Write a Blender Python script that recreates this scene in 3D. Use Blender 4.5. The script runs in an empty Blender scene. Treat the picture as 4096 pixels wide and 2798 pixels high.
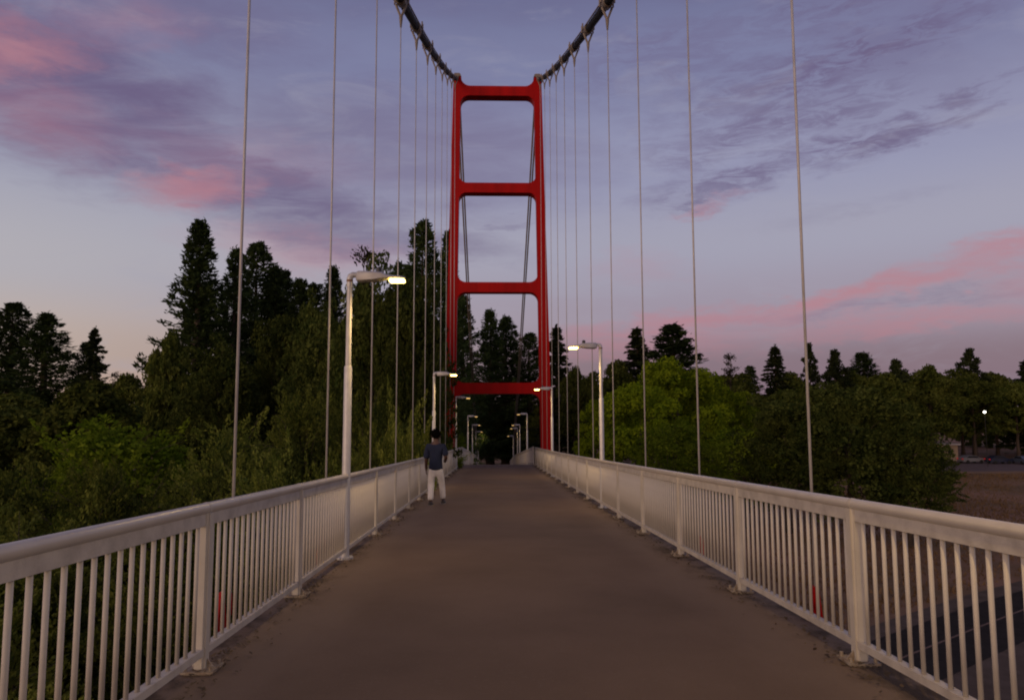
import bpy, bmesh, math, random
import numpy as np
from mathutils import Vector, Matrix
R = math.radians
random.seed(7)
sc = bpy.context.scene
COL = sc.collection

# ------------------------------------------------------------------ camera
CAM_X, EYE = -0.296, 1.581
cam_d = bpy.data.cameras.new('camera'); cam = bpy.data.objects.new('camera', cam_d); COL.objects.link(cam)
cam_d.sensor_width = 36.0; cam_d.lens = 24.59
cam_d.clip_start = 0.05; cam_d.clip_end = 3000
cam.matrix_world = (Matrix.Translation((CAM_X, 0, EYE)) @ Matrix.Rotation(-0.02724, 4, 'Z')
                    @ Matrix.Rotation(math.pi/2 + 0.09004, 4, 'X') @ Matrix.Rotation(-0.00285, 4, 'Z'))
sc.camera = cam

# ------------------------------------------------------------------ world: dusk sky with drifting cloud
SUN_AZ, SUN_EL = -138.0, 7.0          # afterglow, behind and left of the walker
wd = bpy.data.worlds.new('World'); sc.world = wd; wd.use_nodes = True
nt = wd.node_tree; nt.nodes.clear()
def N(t, **kw):
    n = nt.nodes.new(t)
    for k, v in kw.items(): setattr(n, k, v)
    return n
def L(a, b): nt.links.new(a, b)
def M(op, a, b=None, clamp=False):
    n = N('ShaderNodeMath', operation=op); n.use_clamp = clamp
    for i, v in enumerate((a, b)):
        if v is None: continue
        if isinstance(v, (int, float)): n.inputs[i].default_value = v
        else: L(v, n.inputs[i])
    return n.outputs[0]
def ramp(fac, stops, interp='EASE'):
    n = N('ShaderNodeValToRGB'); n.color_ramp.interpolation = interp
    cr = n.color_ramp
    while len(cr.elements) < len(stops): cr.elements.new(0.5)
    for e, (p, c) in zip(cr.elements, stops): e.position = p; e.color = (*c, 1)
    L(fac, n.inputs[0]); return n.outputs[0]
def mixc(fac, a, b, blend='MIX'):
    n = N('ShaderNodeMix', data_type='RGBA', blend_type=blend)
    if isinstance(fac, (int, float)): n.inputs[0].default_value = fac
    else: L(fac, n.inputs[0])
    for i, v in ((6, a), (7, b)):
        if isinstance(v, tuple): n.inputs[i].default_value = (*v, 1)
        else: L(v, n.inputs[i])
    return n.outputs[2]
tc = N('ShaderNodeTexCoord'); sep = N('ShaderNodeSeparateXYZ'); L(tc.outputs['Generated'], sep.inputs[0])
az = M('MULTIPLY', M('ARCTAN2', sep.outputs[0], sep.outputs[1]), 180/math.pi)
el = M('MULTIPLY', M('ARCSINE', sep.outputs[2]), 180/math.pi)
comb = N('ShaderNodeCombineXYZ'); L(az, comb.inputs[0]); L(el, comb.inputs[1])
# clear air: colour by height, warmer towards the afterglow on the left
eln = M('DIVIDE', el, 60.0, True)
cool = ramp(eln, [(0.0, (.205,.14,.18)), (.06, (.235,.17,.215)), (.13, (.335,.285,.365)), (.22, (.36,.35,.45)), (.32, (.305,.31,.455)),
                  (.45, (.205,.215,.365)), (.56, (.142,.152,.285)), (1.0, (.09,.102,.21))])
warm = ramp(eln, [(0.0, (.60,.40,.29)), (.08, (.53,.42,.36)), (.17, (.45,.43,.465)), (.32, (.335,.345,.455)),
                  (.45, (.205,.217,.355)), (.56, (.142,.152,.275)), (1.0, (.085,.10,.20))])
cosd = M('COSINE', M('MULTIPLY', M('SUBTRACT', az, SUN_AZ), math.pi/180))
wfac = N('ShaderNodeMapRange', interpolation_type='SMOOTHSTEP'); L(cosd, wfac.inputs[0])
wfac.inputs[1].default_value = -0.93; wfac.inputs[2].default_value = -0.05
base = mixc(wfac.outputs[0], cool, warm)
# afterglow itself, low on the horizon round the place where the sun went down
glow_a = N('ShaderNodeMapRange', interpolation_type='SMOOTHSTEP'); L(cosd, glow_a.inputs[0])
glow_a.inputs[1].default_value = 0.1; glow_a.inputs[2].default_value = 1.0
glow_e = M('POWER', 2.718, M('MULTIPLY', M('ABSOLUTE', el), -1/16.0))
glow = M('MULTIPLY', glow_a.outputs[0], glow_e)
base = mixc(M('MULTIPLY', glow, 0.85, True), base, (1.5, 0.84, 0.46))
# cloud layer coordinates: flat sheet overhead seen in perspective
zc = M('ADD', M('MAXIMUM', sep.outputs[2], 0.0), 0.09)
cp = N('ShaderNodeCombineXYZ'); L(M('DIVIDE', sep.outputs[0], zc), cp.inputs[0]); L(M('DIVIDE', sep.outputs[1], zc), cp.inputs[1])
def noise(vec, scale, detail=6, rough=.55, rot=0, stretch=(1,1,1), dist=0, color=False):
    m = N('ShaderNodeMapping'); m.inputs['Rotation'].default_value = (0,0,rot); m.inputs['Scale'].default_value = stretch
    L(vec, m.inputs[0]); n = N('ShaderNodeTexNoise'); L(m.outputs[0], n.inputs['Vector'])
    n.inputs['Scale'].default_value = scale; n.inputs['Detail'].default_value = detail
    n.inputs['Roughness'].default_value = rough; n.inputs['Distortion'].default_value = dist
    return n.outputs['Color' if color else 'Fac']
n_big = noise(cp.outputs[0], 0.55, 7, .58, R(28), (1,2.0,1), .5)
n_fine = noise(cp.outputs[0], 2.6, 8, .62, R(22), (1,2.4,1), .7)
n_rip = noise(comb.outputs[0], 0.22, 6, .6, R(-12), (.45,1.5,1), .8)
wv = N('ShaderNodeVectorMath', operation='MULTIPLY_ADD')
L(noise(comb.outputs[0], 0.13, 5, .6, 0, (.6,1.5,1), 0, True), wv.inputs[0]); wv.inputs[1].default_value = (11,4.6,0); L(comb.outputs[0], wv.inputs[2])
wv2 = N('ShaderNodeVectorMath', operation='MULTIPLY_ADD')
L(noise(comb.outputs[0], .55, 6, .65, R(-14), (.5,1.5,1), .4, True), wv2.inputs[0]); wv2.inputs[1].default_value = (6,3.2,0); L(wv.outputs[0], wv2.inputs[2])
off = N('ShaderNodeVectorMath', operation='SUBTRACT'); L(wv2.outputs[0], off.inputs[0]); off.inputs[1].default_value = (8.5,3.9,0)
def blob(a, e, ra, re, ang, soft=0.0):
    s = N('ShaderNodeVectorMath', operation='SUBTRACT'); L(off.outputs[0], s.inputs[0]); s.inputs[1].default_value = (a, e, 0)
    r = N('ShaderNodeVectorRotate', rotation_type='Z_AXIS'); L(s.outputs[0], r.inputs[0]); r.inputs['Angle'].default_value = R(-ang)
    m = N('ShaderNodeVectorMath', operation='MULTIPLY'); L(r.outputs[0], m.inputs[0]); m.inputs[1].default_value = (1/ra, 1/re, 0)
    l = N('ShaderNodeVectorMath', operation='LENGTH'); L(m.outputs[0], l.inputs[0])
    q = N('ShaderNodeMapRange', interpolation_type='SMOOTHSTEP'); L(l.outputs['Value'], q.inputs[0])
    q.inputs[1].default_value = 1.0; q.inputs[2].default_value = soft; q.inputs[3].default_value = 0; q.inputs[4].default_value = 1
    return q.outputs[0]
def total(blobs, soft=0.0):
    t = None
    for b, w in blobs:
        v = M('MULTIPLY', blob(*b, soft), w)
        t = v if t is None else M('MAXIMUM', t, v)
    return t
# mauve cloud: a soft bank on the left, rippled sheets on the right
cover = N('ShaderNodeMapRange', interpolation_type='SMOOTHSTEP'); L(n_big, cover.inputs[0])
cover.inputs[1].default_value = .40; cover.inputs[2].default_value = .64
hi = N('ShaderNodeMapRange', interpolation_type='SMOOTHSTEP'); L(el, hi.inputs[0]); hi.inputs[1].default_value = 15; hi.inputs[2].default_value = 30
general = M('MULTIPLY', M('MULTIPLY', cover.outputs[0], hi.outputs[0]), .75)
bank = total([((-33,22.0,21,7.0,-9),1.0), ((-19,17.8,17,4.4,-13),.9), ((-8,21,24,6.5,-4),.6), ((-11,14.4,17,2.8,-6),.7), ((-30,29,22,5,-3),.6), ((1,15.6,4,.6,0),.4)], .3)
sheet = total([((30,20.2,17,1.5,9),.9), ((20,18.0,11,2.2,9),.8), ((24,22.0,18,2.4,8),.75), ((28,25.2,21,3.4,7),.95), ((33,30,22,3.6,7),.8), ((15,27,14,4,6),.45),
               ((17,20.5,9,2.2,8),.55), ((28,15,10,1.0,5),.15), ((29,7.6,16,1.0,3),.35)], .1)
n_lace = noise(comb.outputs[0], .75, 7, .66, R(-10), (.42,1.7,1), .9)
def rng_(v, a, b_, lo, hi_):
    n = N('ShaderNodeMapRange', interpolation_type='SMOOTHSTEP'); L(v, n.inputs[0])
    for k, q in enumerate((a, b_, lo, hi_)): n.inputs[k+1].default_value = q
    return n.outputs[0]
t_soft = rng_(n_fine, .28, .62, .66, 1.0)
t_lace = M('MULTIPLY', rng_(n_lace, .36, .60, .25, 1.0), rng_(n_fine, .26, .56, .6, 1.0))
mfac = M('MAXIMUM', M('MULTIPLY', M('MAXIMUM', bank, general), t_soft), M('MULTIPLY', sheet, t_lace), True)
sky = mixc(M('MULTIPLY', mfac, .92), base, (.142,.106,.212))
# thin bright veil between the mauve banks
veil = N('ShaderNodeMapRange', interpolation_type='SMOOTHSTEP'); L(n_rip, veil.inputs[0]); veil.inputs[1].default_value = .5; veil.inputs[2].default_value = .72
sky = mixc(M('MULTIPLY', veil.outputs[0], .25), sky, (.37,.36,.45))
# last pink light on the cloud undersides
pink = total([((-23,17.2,7.5,2.3,9),1.0), ((-35.5,23.6,7,2.4,12),.85), ((-33.5,20.0,8,3.6,-8),.5), ((-15,12.8,14,2.6,-4),.5), ((-29,26.5,7,2.5,15),.35),
              ((29,8.8,22,1.35,7),1.0), ((38,10.6,11,1.5,7),.95), ((16,7.0,19,1.7,5),1.0), ((31,6.3,18,1.4,2),.75), ((12,5.2,14,1.9,2),.7), ((18,16.4,4,.7,10),.6),
              ((-20,19.5,14,3,0),.25), ((12,12,7,2,0),.3), ((40,8.5,8,2.0,6),.6)])
pf = M('MULTIPLY', pink, M('ADD', M('MULTIPLY', M('ADD', n_rip, n_fine), .8), .12), True)
sky = mixc(M('MULTIPLY', pf, .72), sky, (.475,.205,.25))
# physical dusk sky on top, sun just at the horizon
nis = N('ShaderNodeTexSky', sky_type='NISHITA'); nis.sun_disc = False
nis.sun_elevation = R(1.0); nis.sun_rotation = R(SUN_AZ % 360)
add = mixc(1.0, sky, mixc(1.0, nis.outputs[0], (.012,.012,.012), 'MULTIPLY'), 'ADD')
below = N('ShaderNodeMapRange'); L(el, below.inputs[0]); below.inputs[1].default_value = -3; below.inputs[2].default_value = -1
final = mixc(below.outputs[0], (.035,.028,.024), add)
bg = N('ShaderNodeBackground'); L(final, bg.inputs[0]); bg.inputs[1].default_value = 0.97
wo = N('ShaderNodeOutputWorld'); L(bg.outputs[0], wo.inputs[0])

sun_d = bpy.data.lights.new('afterglow_sun', 'SUN'); sun = bpy.data.objects.new('afterglow_sun', sun_d); COL.objects.link(sun)
sun_d.energy = 0.85; sun_d.angle = R(35); sun_d.color = (1.0, .74, .55)
dirv = Vector((math.sin(R(SUN_AZ))*math.cos(R(SUN_EL+6)), math.cos(R(SUN_AZ))*math.cos(R(SUN_EL+6)), math.sin(R(SUN_EL+6))))
sun.rotation_euler = dirv.to_track_quat('Z', 'Y').to_euler()

sc.view_settings.view_transform = 'Standard'; sc.view_settings.look = 'None'
sc.view_settings.exposure = 0.0; sc.view_settings.gamma = 1.0; sc.view_settings.use_curve_mapping = False
sc.render.engine = 'CYCLES'
sc.cycles.pixel_filter_type = 'BLACKMAN_HARRIS'; sc.cycles.filter_width = 2.0
sc.cycles.max_bounces = 6; sc.cycles.sample_clamp_indirect = 4.0; sc.cycles.caustics_reflective = False

# ------------------------------------------------------------------ helpers
def mat(name, col, rough=.6, metal=0.0, col2=None, nscale=8.0, bump=0.0, bscale=60.0, emit=None, estr=0.0, lo=.35, hi=.7, spec=.5, stretch=(1,1,1)):
    m = bpy.data.materials.new(name); m.use_nodes = True
    t = m.node_tree; b = t.nodes['Principled BSDF']
    b.inputs['Roughness'].default_value = rough; b.inputs['Metallic'].default_value = metal
    b.inputs['Base Color'].default_value = (*col, 1); b.inputs['Specular IOR Level'].default_value = spec
    c = t.nodes.new('ShaderNodeTexCoord')
    mp = t.nodes.new('ShaderNodeMapping'); mp.inputs['Scale'].default_value = stretch; t.links.new(c.outputs['Object'], mp.inputs[0])
    if col2 is not None:
        n = t.nodes.new('ShaderNodeTexNoise'); n.inputs['Scale'].default_value = nscale; n.inputs['Detail'].default_value = 6; n.inputs['Roughness'].default_value = .6
        t.links.new(mp.outputs[0], n.inputs['Vector'])
        r = t.nodes.new('ShaderNodeValToRGB'); r.color_ramp.elements[0].position = lo; r.color_ramp.elements[1].position = hi
        r.color_ramp.elements[0].color = (*col, 1); r.color_ramp.elements[1].color = (*col2, 1)
        t.links.new(n.outputs['Fac'], r.inputs[0]); t.links.new(r.outputs[0], b.inputs['Base Color'])
    if bump:
        n = t.nodes.new('ShaderNodeTexNoise'); n.inputs['Scale'].default_value = bscale; n.inputs['Detail'].default_value = 5
        t.links.new(mp.outputs[0], n.inputs['Vector'])
        bp = t.nodes.new('ShaderNodeBump'); bp.inputs['Strength'].default_value = bump; bp.inputs['Distance'].default_value = .02
        t.links.new(n.outputs['Fac'], bp.inputs['Height']); t.links.new(bp.outputs[0], b.inputs['Normal'])
    if emit:
        b.inputs['Emission Color'].default_value = (*emit, 1); b.inputs['Emission Strength'].default_value = estr
    return m
def leaf_mat(name, a, b_, sat_var=.25, trans=.25):
    m = bpy.data.materials.new(name); m.use_nodes = True; t = m.node_tree; t.nodes.clear()
    g = t.nodes.new('ShaderNodeNewGeometry'); oi = t.nodes.new('ShaderNodeObjectInfo')
    c = t.nodes.new('ShaderNodeTexCoord'); n = t.nodes.new('ShaderNodeTexNoise'); n.inputs['Scale'].default_value = .55; n.inputs['Detail'].default_value = 3
    t.links.new(c.outputs['Object'], n.inputs['Vector'])
    r = t.nodes.new('ShaderNodeValToRGB'); e = r.color_ramp.elements; e[0].position = .3; e[1].position = .72
    e[0].color = (*a, 1); e[1].color = (*b_, 1)
    ad = t.nodes.new('ShaderNodeMath'); ad.operation = 'MULTIPLY_ADD'; ad.inputs[1].default_value = .35
    t.links.new(g.outputs['Random Per Island'], ad.inputs[0])
    sb = t.nodes.new('ShaderNodeMath'); sb.operation = 'SUBTRACT'; sb.inputs[1].default_value = .17
    t.links.new(n.outputs['Fac'], sb.inputs[0]); t.links.new(sb.outputs[0], ad.inputs[2]); t.links.new(ad.outputs[0], r.inputs[0])
    hs = t.nodes.new('ShaderNodeHueSaturation')
    mr = t.nodes.new('ShaderNodeMapRange'); mr.inputs[3].default_value = 1-sat_var; mr.inputs[4].default_value = 1+sat_var
    t.links.new(oi.outputs['Random'], mr.inputs[0]); t.links.new(mr.outputs[0], hs.inputs['Value']); t.links.new(r.outputs[0], hs.inputs['Color'])
    d = t.nodes.new('ShaderNodeBsdfDiffuse'); tr = t.nodes.new('ShaderNodeBsdfTranslucent'); mx = t.nodes.new('ShaderNodeMixShader'); mx.inputs[0].default_value = trans
    t.links.new(hs.outputs[0], d.inputs[0]); t.links.new(hs.outputs[0], tr.inputs[0])
    t.links.new(d.outputs[0], mx.inputs[1]); t.links.new(tr.outputs[0], mx.inputs[2])
    o = t.nodes.new('ShaderNodeOutputMaterial'); t.links.new(mx.outputs[0], o.inputs[0]); return m

MT = dict(
 paint=mat('cream_rail_paint', (.53,.485,.425), .5, col2=(.43,.39,.335), nscale=3.0, bump=.08, bscale=40),
 gloss=mat('smooth_handrail_paint', (.50,.455,.40), .28, col2=(.42,.38,.335), nscale=3.0),
 fascia=mat('weathered_rail_paint', (.50,.455,.40), .55, col2=(.31,.275,.24), lo=.42, hi=.80, nscale=6.0, bump=.12, bscale=50),
 plate=mat('stained_steel_plate', (.33,.28,.22), .6, col2=(.17,.11,.07), nscale=22, bump=.3, bscale=80),
 red=mat('red_tower_paint', (.44,.004,.004), .6, col2=(.28,.003,.003), nscale=1.2, stretch=(1,1,.12), bump=.04, bscale=30, spec=.12),
 edge=mat('dusty_deck_margin', (.27,.21,.165), .9, col2=(.15,.112,.08), nscale=3.2, bump=.5, bscale=70, spec=.2),
 litter=mat('dry_leaf_litter', (.10,.066,.035), .95, col2=(.045,.032,.02), nscale=14),
 pale=mat('pale_deck_joint', (.34,.28,.24), .8, col2=(.26,.21,.18), nscale=6),
 seam=mat('dark_deck_seam', (.05,.042,.038), .9),
 galv=mat('galvanised_pole', (.56,.545,.54), .45, .25, col2=(.46,.45,.45), nscale=12, bump=.06),
 head=mat('grey_lamp_housing', (.48,.46,.45), .45, .1, col2=(.40,.385,.37), nscale=9),
 black=mat('black_plastic', (.015,.015,.016), .5),
 rust=mat('rusty_collar', (.24,.11,.055), .8, col2=(.14,.06,.03), nscale=30),
 rope=mat('steel_hanger_rope', (.56,.54,.53), .5, .2, col2=(.42,.40,.39), nscale=40, stretch=(1,1,.15)),
 cable=mat('dark_main_cable', (.010,.009,.010), .7, 0, col2=(.020,.018,.017), nscale=5, spec=.1),
 band=mat('cable_band_casting', (.27,.225,.19), .6, .2, col2=(.15,.12,.10), nscale=20),
 asphalt=mat('path_asphalt', (.030,.025,.021), .95, col2=(.044,.037,.031), nscale=2.2, bump=.3, bscale=50, spec=.05),
 shoulder=mat('crushed_granite_shoulder', (.14,.105,.08), .95, col2=(.095,.07,.05), nscale=1.6, bump=.4, bscale=20, spec=.05),
 stripe=mat('faded_orange_centre_line', (.20,.12,.08), .9, col2=(.11,.07,.05), nscale=5),
 lot=mat('parking_lot_asphalt', (.17,.125,.11), .95, col2=(.13,.10,.09), nscale=.4, spec=.05),
 bark=mat('tree_bark', (.085,.06,.045), .95, col2=(.04,.03,.024), nscale=6, bump=.5, bscale=15, stretch=(1,1,.25)),
 skin=mat('brown_skin', (.075,.034,.022), .55), hair=mat('black_hair', (.004,.0035,.0035), 1.0, spec=0.0, bump=.8, bscale=60),
 shirt=mat('navy_shirt_cloth', (.010,.016,.044), .95, col2=(.007,.011,.030), nscale=7), trousers=mat('white_trouser_cloth', (.72,.69,.67), .9, col2=(.60,.575,.56), nscale=6),
 shoe=mat('dark_shoe_leather', (.025,.02,.02), .5), sole=mat('grey_shoe_sole', (.25,.24,.23), .7),
 stucco=mat('tan_stucco', (.42,.31,.20), .9, col2=(.34,.25,.16), nscale=1), roofm=mat('pale_flat_roof', (.50,.45,.42), .8), glass=mat('dark_window_glass', (.02,.022,.03), .1),
 car_a=mat('dark_blue_car_paint', (.02,.025,.05), .25), car_b=mat('black_car_paint', (.012,.012,.014), .25), car_c=mat('silver_car_paint', (.17,.17,.18), .35), car_d=mat('grey_blue_car_paint', (.07,.09,.13), .3),
 tyre=mat('tyre_rubber', (.012,.012,.012), .9), tail=mat('red_tail_light', (.4,.01,.01), .3, emit=(1,.02,.02), estr=.35),
 lens=mat('lit_lamp_lens', (.9,.7,.3), .4, emit=(1.0,.70,.18), estr=12.0), lens_dim=mat('dim_lamp_lens', (.8,.6,.3), .4, emit=(1.0,.62,.18), estr=.9), lens_far=mat('white_lit_lens', (.9,.9,.8), .4, emit=(1,.95,.8), estr=9.0),
)
def deck_mat():
    m = mat('worn_deck_concrete', (.165,.115,.084), .85, col2=(.125,.087,.063), nscale=.75, bump=.35, bscale=110, lo=.3, hi=.72, spec=.12)
    t = m.node_tree; b = t.nodes['Principled BSDF']; base = b.inputs['Base Color'].links[0].from_socket
    c = t.nodes.new('ShaderNodeTexCoord'); s_ = t.nodes.new('ShaderNodeSeparateXYZ'); t.links.new(c.outputs['Object'], s_.inputs[0])
    def nz(scale, st=(1,1,1)):
        mp = t.nodes.new('ShaderNodeMapping'); mp.inputs['Scale'].default_value = st; t.links.new(c.outputs['Object'], mp.inputs[0])
        n = t.nodes.new('ShaderNodeTexNoise'); n.inputs['Scale'].default_value = scale; n.inputs['Detail'].default_value = 7; n.inputs['Roughness'].default_value = .62
        t.links.new(mp.outputs[0], n.inputs['Vector']); return n.outputs['Fac']
    def mth(op, a, b_):
        n = t.nodes.new('ShaderNodeMath'); n.operation = op
        for i, v in enumerate((a, b_)):
            if isinstance(v, (int, float)): n.inputs[i].default_value = v
            elif v is not None: t.links.new(v, n.inputs[i])
        return n.outputs[0]
    def mrange(v, a, b_):
        n = t.nodes.new('ShaderNodeMapRange'); n.interpolation_type = 'SMOOTHSTEP'; t.links.new(v, n.inputs[0]); n.inputs[1].default_value = a; n.inputs[2].default_value = b_; return n.outputs[0]
    def mx(f, a, col):
        n = t.nodes.new('ShaderNodeMix'); n.data_type = 'RGBA'; t.links.new(f, n.inputs[0]); t.links.new(a, n.inputs[6]); n.inputs[7].default_value = (*col, 1); return n.outputs[2]
    ax = mth('ADD', mth('ABSOLUTE', s_.outputs[0], None), mth('MULTIPLY', mth('SUBTRACT', nz(1.1, (1,.45,1)), .5), .9))
    out = mx(mth('MULTIPLY', mrange(ax, 1.45, 2.15), .75), base, (.21,.155,.115))         # dusty margins
    dirt = mth('MULTIPLY', mrange(ax, 1.95, 2.45), mrange(nz(2.6, (1,.7,1)), .46, .60))
    out = mx(mth('MULTIPLY', dirt, .8), out, (.060,.042,.026))                            # damp dirt by the railing feet
    out = mx(mth('MULTIPLY', mrange(nz(9.0), .62, .74), .22), out, (.085,.058,.044))      # small stains
    out = mx(mth('MULTIPLY', mrange(nz(.35, (1,.35,1)), .50, .72), .25), out, (.10,.072,.058))
    out = mx(mth('MULTIPLY', mrange(nz(34.0), .55, .72), .30), out, (.21,.165,.13))       # grit
    t.links.new(out, b.inputs['Base Color']); return m
MT['deck'] = deck_mat()
# dry grass ground
MT['ground'] = mat('dry_grass_ground', (.29,.165,.10), 1.0, col2=(.15,.105,.05), nscale=.10, bump=.8, bscale=3, lo=.38, hi=.68, spec=.1)
LF = dict(
 redwood=leaf_mat('redwood_needles', (.026,.044,.016), (.070,.100,.034)),
 layered=leaf_mat('cedar_needles', (.022,.032,.014), (.055,.068,.026)),
 broad=leaf_mat('dark_broad_leaves', (.042,.060,.012), (.120,.135,.030)),
 oak=leaf_mat('oak_leaves', (.032,.050,.013), (.100,.118,.028)),
 bright=leaf_mat('yellow_green_leaves', (.10,.160,.010), (.275,.345,.018), .2, .4),
 fresh=leaf_mat('fresh_green_leaves', (.09,.15,.010), (.21,.27,.024), .2, .4),
 brush=leaf_mat('dusty_shoot_leaves', (.060,.086,.014), (.235,.255,.050), .3, .4),
 bare=leaf_mat('sparse_twig_leaves', (.03,.028,.018), (.06,.055,.03)),
)

def deckz(y):
    if y <= 46: return -0.04491*y + 0.00014*y*y
    z46 = -0.04491*46 + 0.00014*46*46
    if y <= 86: return z46 - 0.0728*(y-46)
    return z46 - 0.0728*40 - 0.095*(y-86)

def box(bm, x0,x1,y0,y1,z0,z1):
    v = [bm.verts.new((x,y,z)) for z in (z0,z1) for y in (y0,y1) for x in (x0,x1)]
    for f in ((0,2,3,1),(4,5,7,6),(0,1,5,4),(2,6,7,3),(0,4,6,2),(1,3,7,5)): bm.faces.new([v[i] for i in f])
    return v
def tube(bm, pts, rads, seg=10, cap=True):
    pts = [Vector(p) for p in pts]
    if isinstance(rads, (int, float)): rads = [rads]*len(pts)
    rings = []; up = None
    for i, p in enumerate(pts):
        d = (pts[min(i+1, len(pts)-1)] - pts[max(i-1, 0)]).normalized()
        if up is None:
            up = Vector((1,0,0)) if abs(d.x) < .9 else Vector((0,1,0))
        a = d.cross(up).normalized(); b = a.cross(d).normalized(); up = b
        rings.append([bm.verts.new(p + (a*math.cos(t) + b*math.sin(t))*rads[i]) for t in (2*math.pi*k/seg for k in range(seg))])
    for r0, r1 in zip(rings, rings[1:]):
        for k in range(seg): bm.faces.new((r0[k], r0[(k+1)%seg], r1[(k+1)%seg], r1[k]))
    if cap:
        bm.faces.new(list(reversed(rings[0]))); bm.faces.new(rings[-1])
def prism(bm, poly, t0, t1, axis='y'):
    """poly of (x,z) points extruded along y, or (y,z) points extruded along x"""
    f = (lambda p, t: (p[0], t, p[1])) if axis == 'y' else (lambda p, t: (t, p[0], p[1]))
    a = [bm.verts.new(f(p, t0)) for p in poly]; b = [bm.verts.new(f(p, t1)) for p in poly]
    n = len(poly); bm.faces.new(a); bm.faces.new(list(reversed(b)))
    for i in range(n): bm.faces.new((a[i], b[i], b[(i+1)%n], a[(i+1)%n]))
def build(name, bm, m, parent=None, smooth=False, bevel=0.0, loc=None):
    if bevel: bmesh.ops.bevel(bm, geom=bm.edges[:], offset=bevel, segments=2, affect='EDGES')
    bmesh.ops.recalc_face_normals(bm, faces=bm.faces)
    me = bpy.data.meshes.new(name); bm.to_mesh(me); bm.free()
    if smooth: me.polygons.foreach_set('use_smooth', [True]*len(me.polygons))
    me.materials.append(m)
    return link(name, me, parent, loc)
def link(name, me, parent=None, loc=None):
    o = bpy.data.objects.new(name, me); COL.objects.link(o)
    if parent is not None: o.parent = parent
    if loc is not None: o.location = loc
    return o
def tag(o, label=None, cat=None, group=None, kind=None):
    for k, v in (('label',label),('category',cat),('group',group),('kind',kind)):
        if v: o[k] = v
    return o
def thing(name, loc, label, cat, group=None, rz=0):
    o = bpy.data.objects.new(name, None); COL.objects.link(o); o.location = loc; o.rotation_euler.z = rz
    o.empty_display_size = .2
    return tag(o, label, cat, group)
def smooth_angle(o, a=40):
    me = o.data
    me.polygons.foreach_set('use_smooth', [True]*len(me.polygons))
    try: me.set_sharp_from_angle(angle=R(a))
    except Exception: pass
    return o
def copy_tree(o, parent=None):
    c = o.copy(); COL.objects.link(c)
    if parent is not None: c.parent = parent
    for ch in [x for x in o.children]: copy_tree(ch, c)
    return c

# ------------------------------------------------------------------ ground, path, parking lot
G = -8.0
def ground_sheet():
    n = 120
    xs = np.concatenate([np.linspace(-900,-130,14), np.linspace(-120,140,92), np.linspace(150,900,14)])
    ys = np.concatenate([np.linspace(-60,-12,8), np.linspace(-8,150,96), np.linspace(160,1500,16)])
    X, Y = np.meshgrid(xs, ys, indexing='ij')
    Z = G + .12*np.sin(X*.21+1.3)*np.cos(Y*.17) + .10*np.sin(X*.07+Y*.11)
    near = np.exp(-((np.abs((X-20)*.5-(Y-31)*.866*.93)/7)**2))  # level the bench the path runs on
    Z = G + (Z-G)*(1-near)
    Z -= .05
    Z += -1.0*np.exp(-((X+8)/9)**2)*(Y < 60)                       # shallow draw under the bridge's left side
    v = np.stack([X.ravel(), Y.ravel(), Z.ravel()], 1)
    I = np.arange(len(xs)*len(ys)).reshape(len(xs), len(ys))
    f = np.stack([I[:-1,:-1].ravel(), I[1:,:-1].ravel(), I[1:,1:].ravel(), I[:-1,1:].ravel()], 1)
    me = bpy.data.meshes.new('ground'); me.from_pydata(v.tolist(), [], f.tolist()); me.materials.append(MT['ground'])
    me.polygons.foreach_set('use_smooth', [True]*len(me.polygons))
    return tag(link('ground', me), kind='structure')
ground_sheet()
def ribbon(name, pts, w0, w1, z, m, th=.05):
    """strip along a polyline; w0,w1 are offsets to its left and right"""
    bm = bmesh.new(); prev = None
    for i, p in enumerate(pts):
        d = Vector(pts[min(i+1,len(pts)-1)]) - Vector(pts[max(i-1,0)]); d = Vector((d[0], d[1])).normalized(); nrm = Vector((-d.y, d.x))
        a = Vector((p[0],p[1])) + nrm*w0; b = Vector((p[0],p[1])) + nrm*w1
        ring = [bm.verts.new((a.x,a.y,z-th)), bm.verts.new((a.x,a.y,z)), bm.verts.new((b.x,b.y,z)), bm.verts.new((b.x,b.y,z-th))]
        if prev:
            for k in range(3): bm.faces.new((prev[k], prev[k+1], ring[k+1], ring[k]))
        prev = ring
    return build(name, bm, m)
# centre line runs from beneath the bridge out to the right, gently curving
pc = [(-30,2.0),(-10,12.5),(4,20.4),(10,24.1),(16,28.1),(20.7,31.2),(25.5,34.3),(34,39.2),(46,44.5),(62,49),(84,51),(120,50)]
tag(ribbon('path', pc, 1.75, -1.95, G+.03, MT['asphalt'], .2), kind='structure')
tag(ribbon('path_shoulder', pc, 2.85, 1.75, G+.022, MT['shoulder'], .2), kind='structure')
tag(ribbon('path_shoulder', pc, -1.95, -4.6, G+.022, MT['shoulder'], .2), kind='structure')
tag(ribbon('centre_line', pc, .05, -.05, G+.036, MT['stripe'], .004), kind='structure')
bm = bmesh.new(); box(bm, 62,190, 110,131, G-.2, G+.20)
tag(build('parking_lot', bm, MT['lot']), kind='structure')

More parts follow.
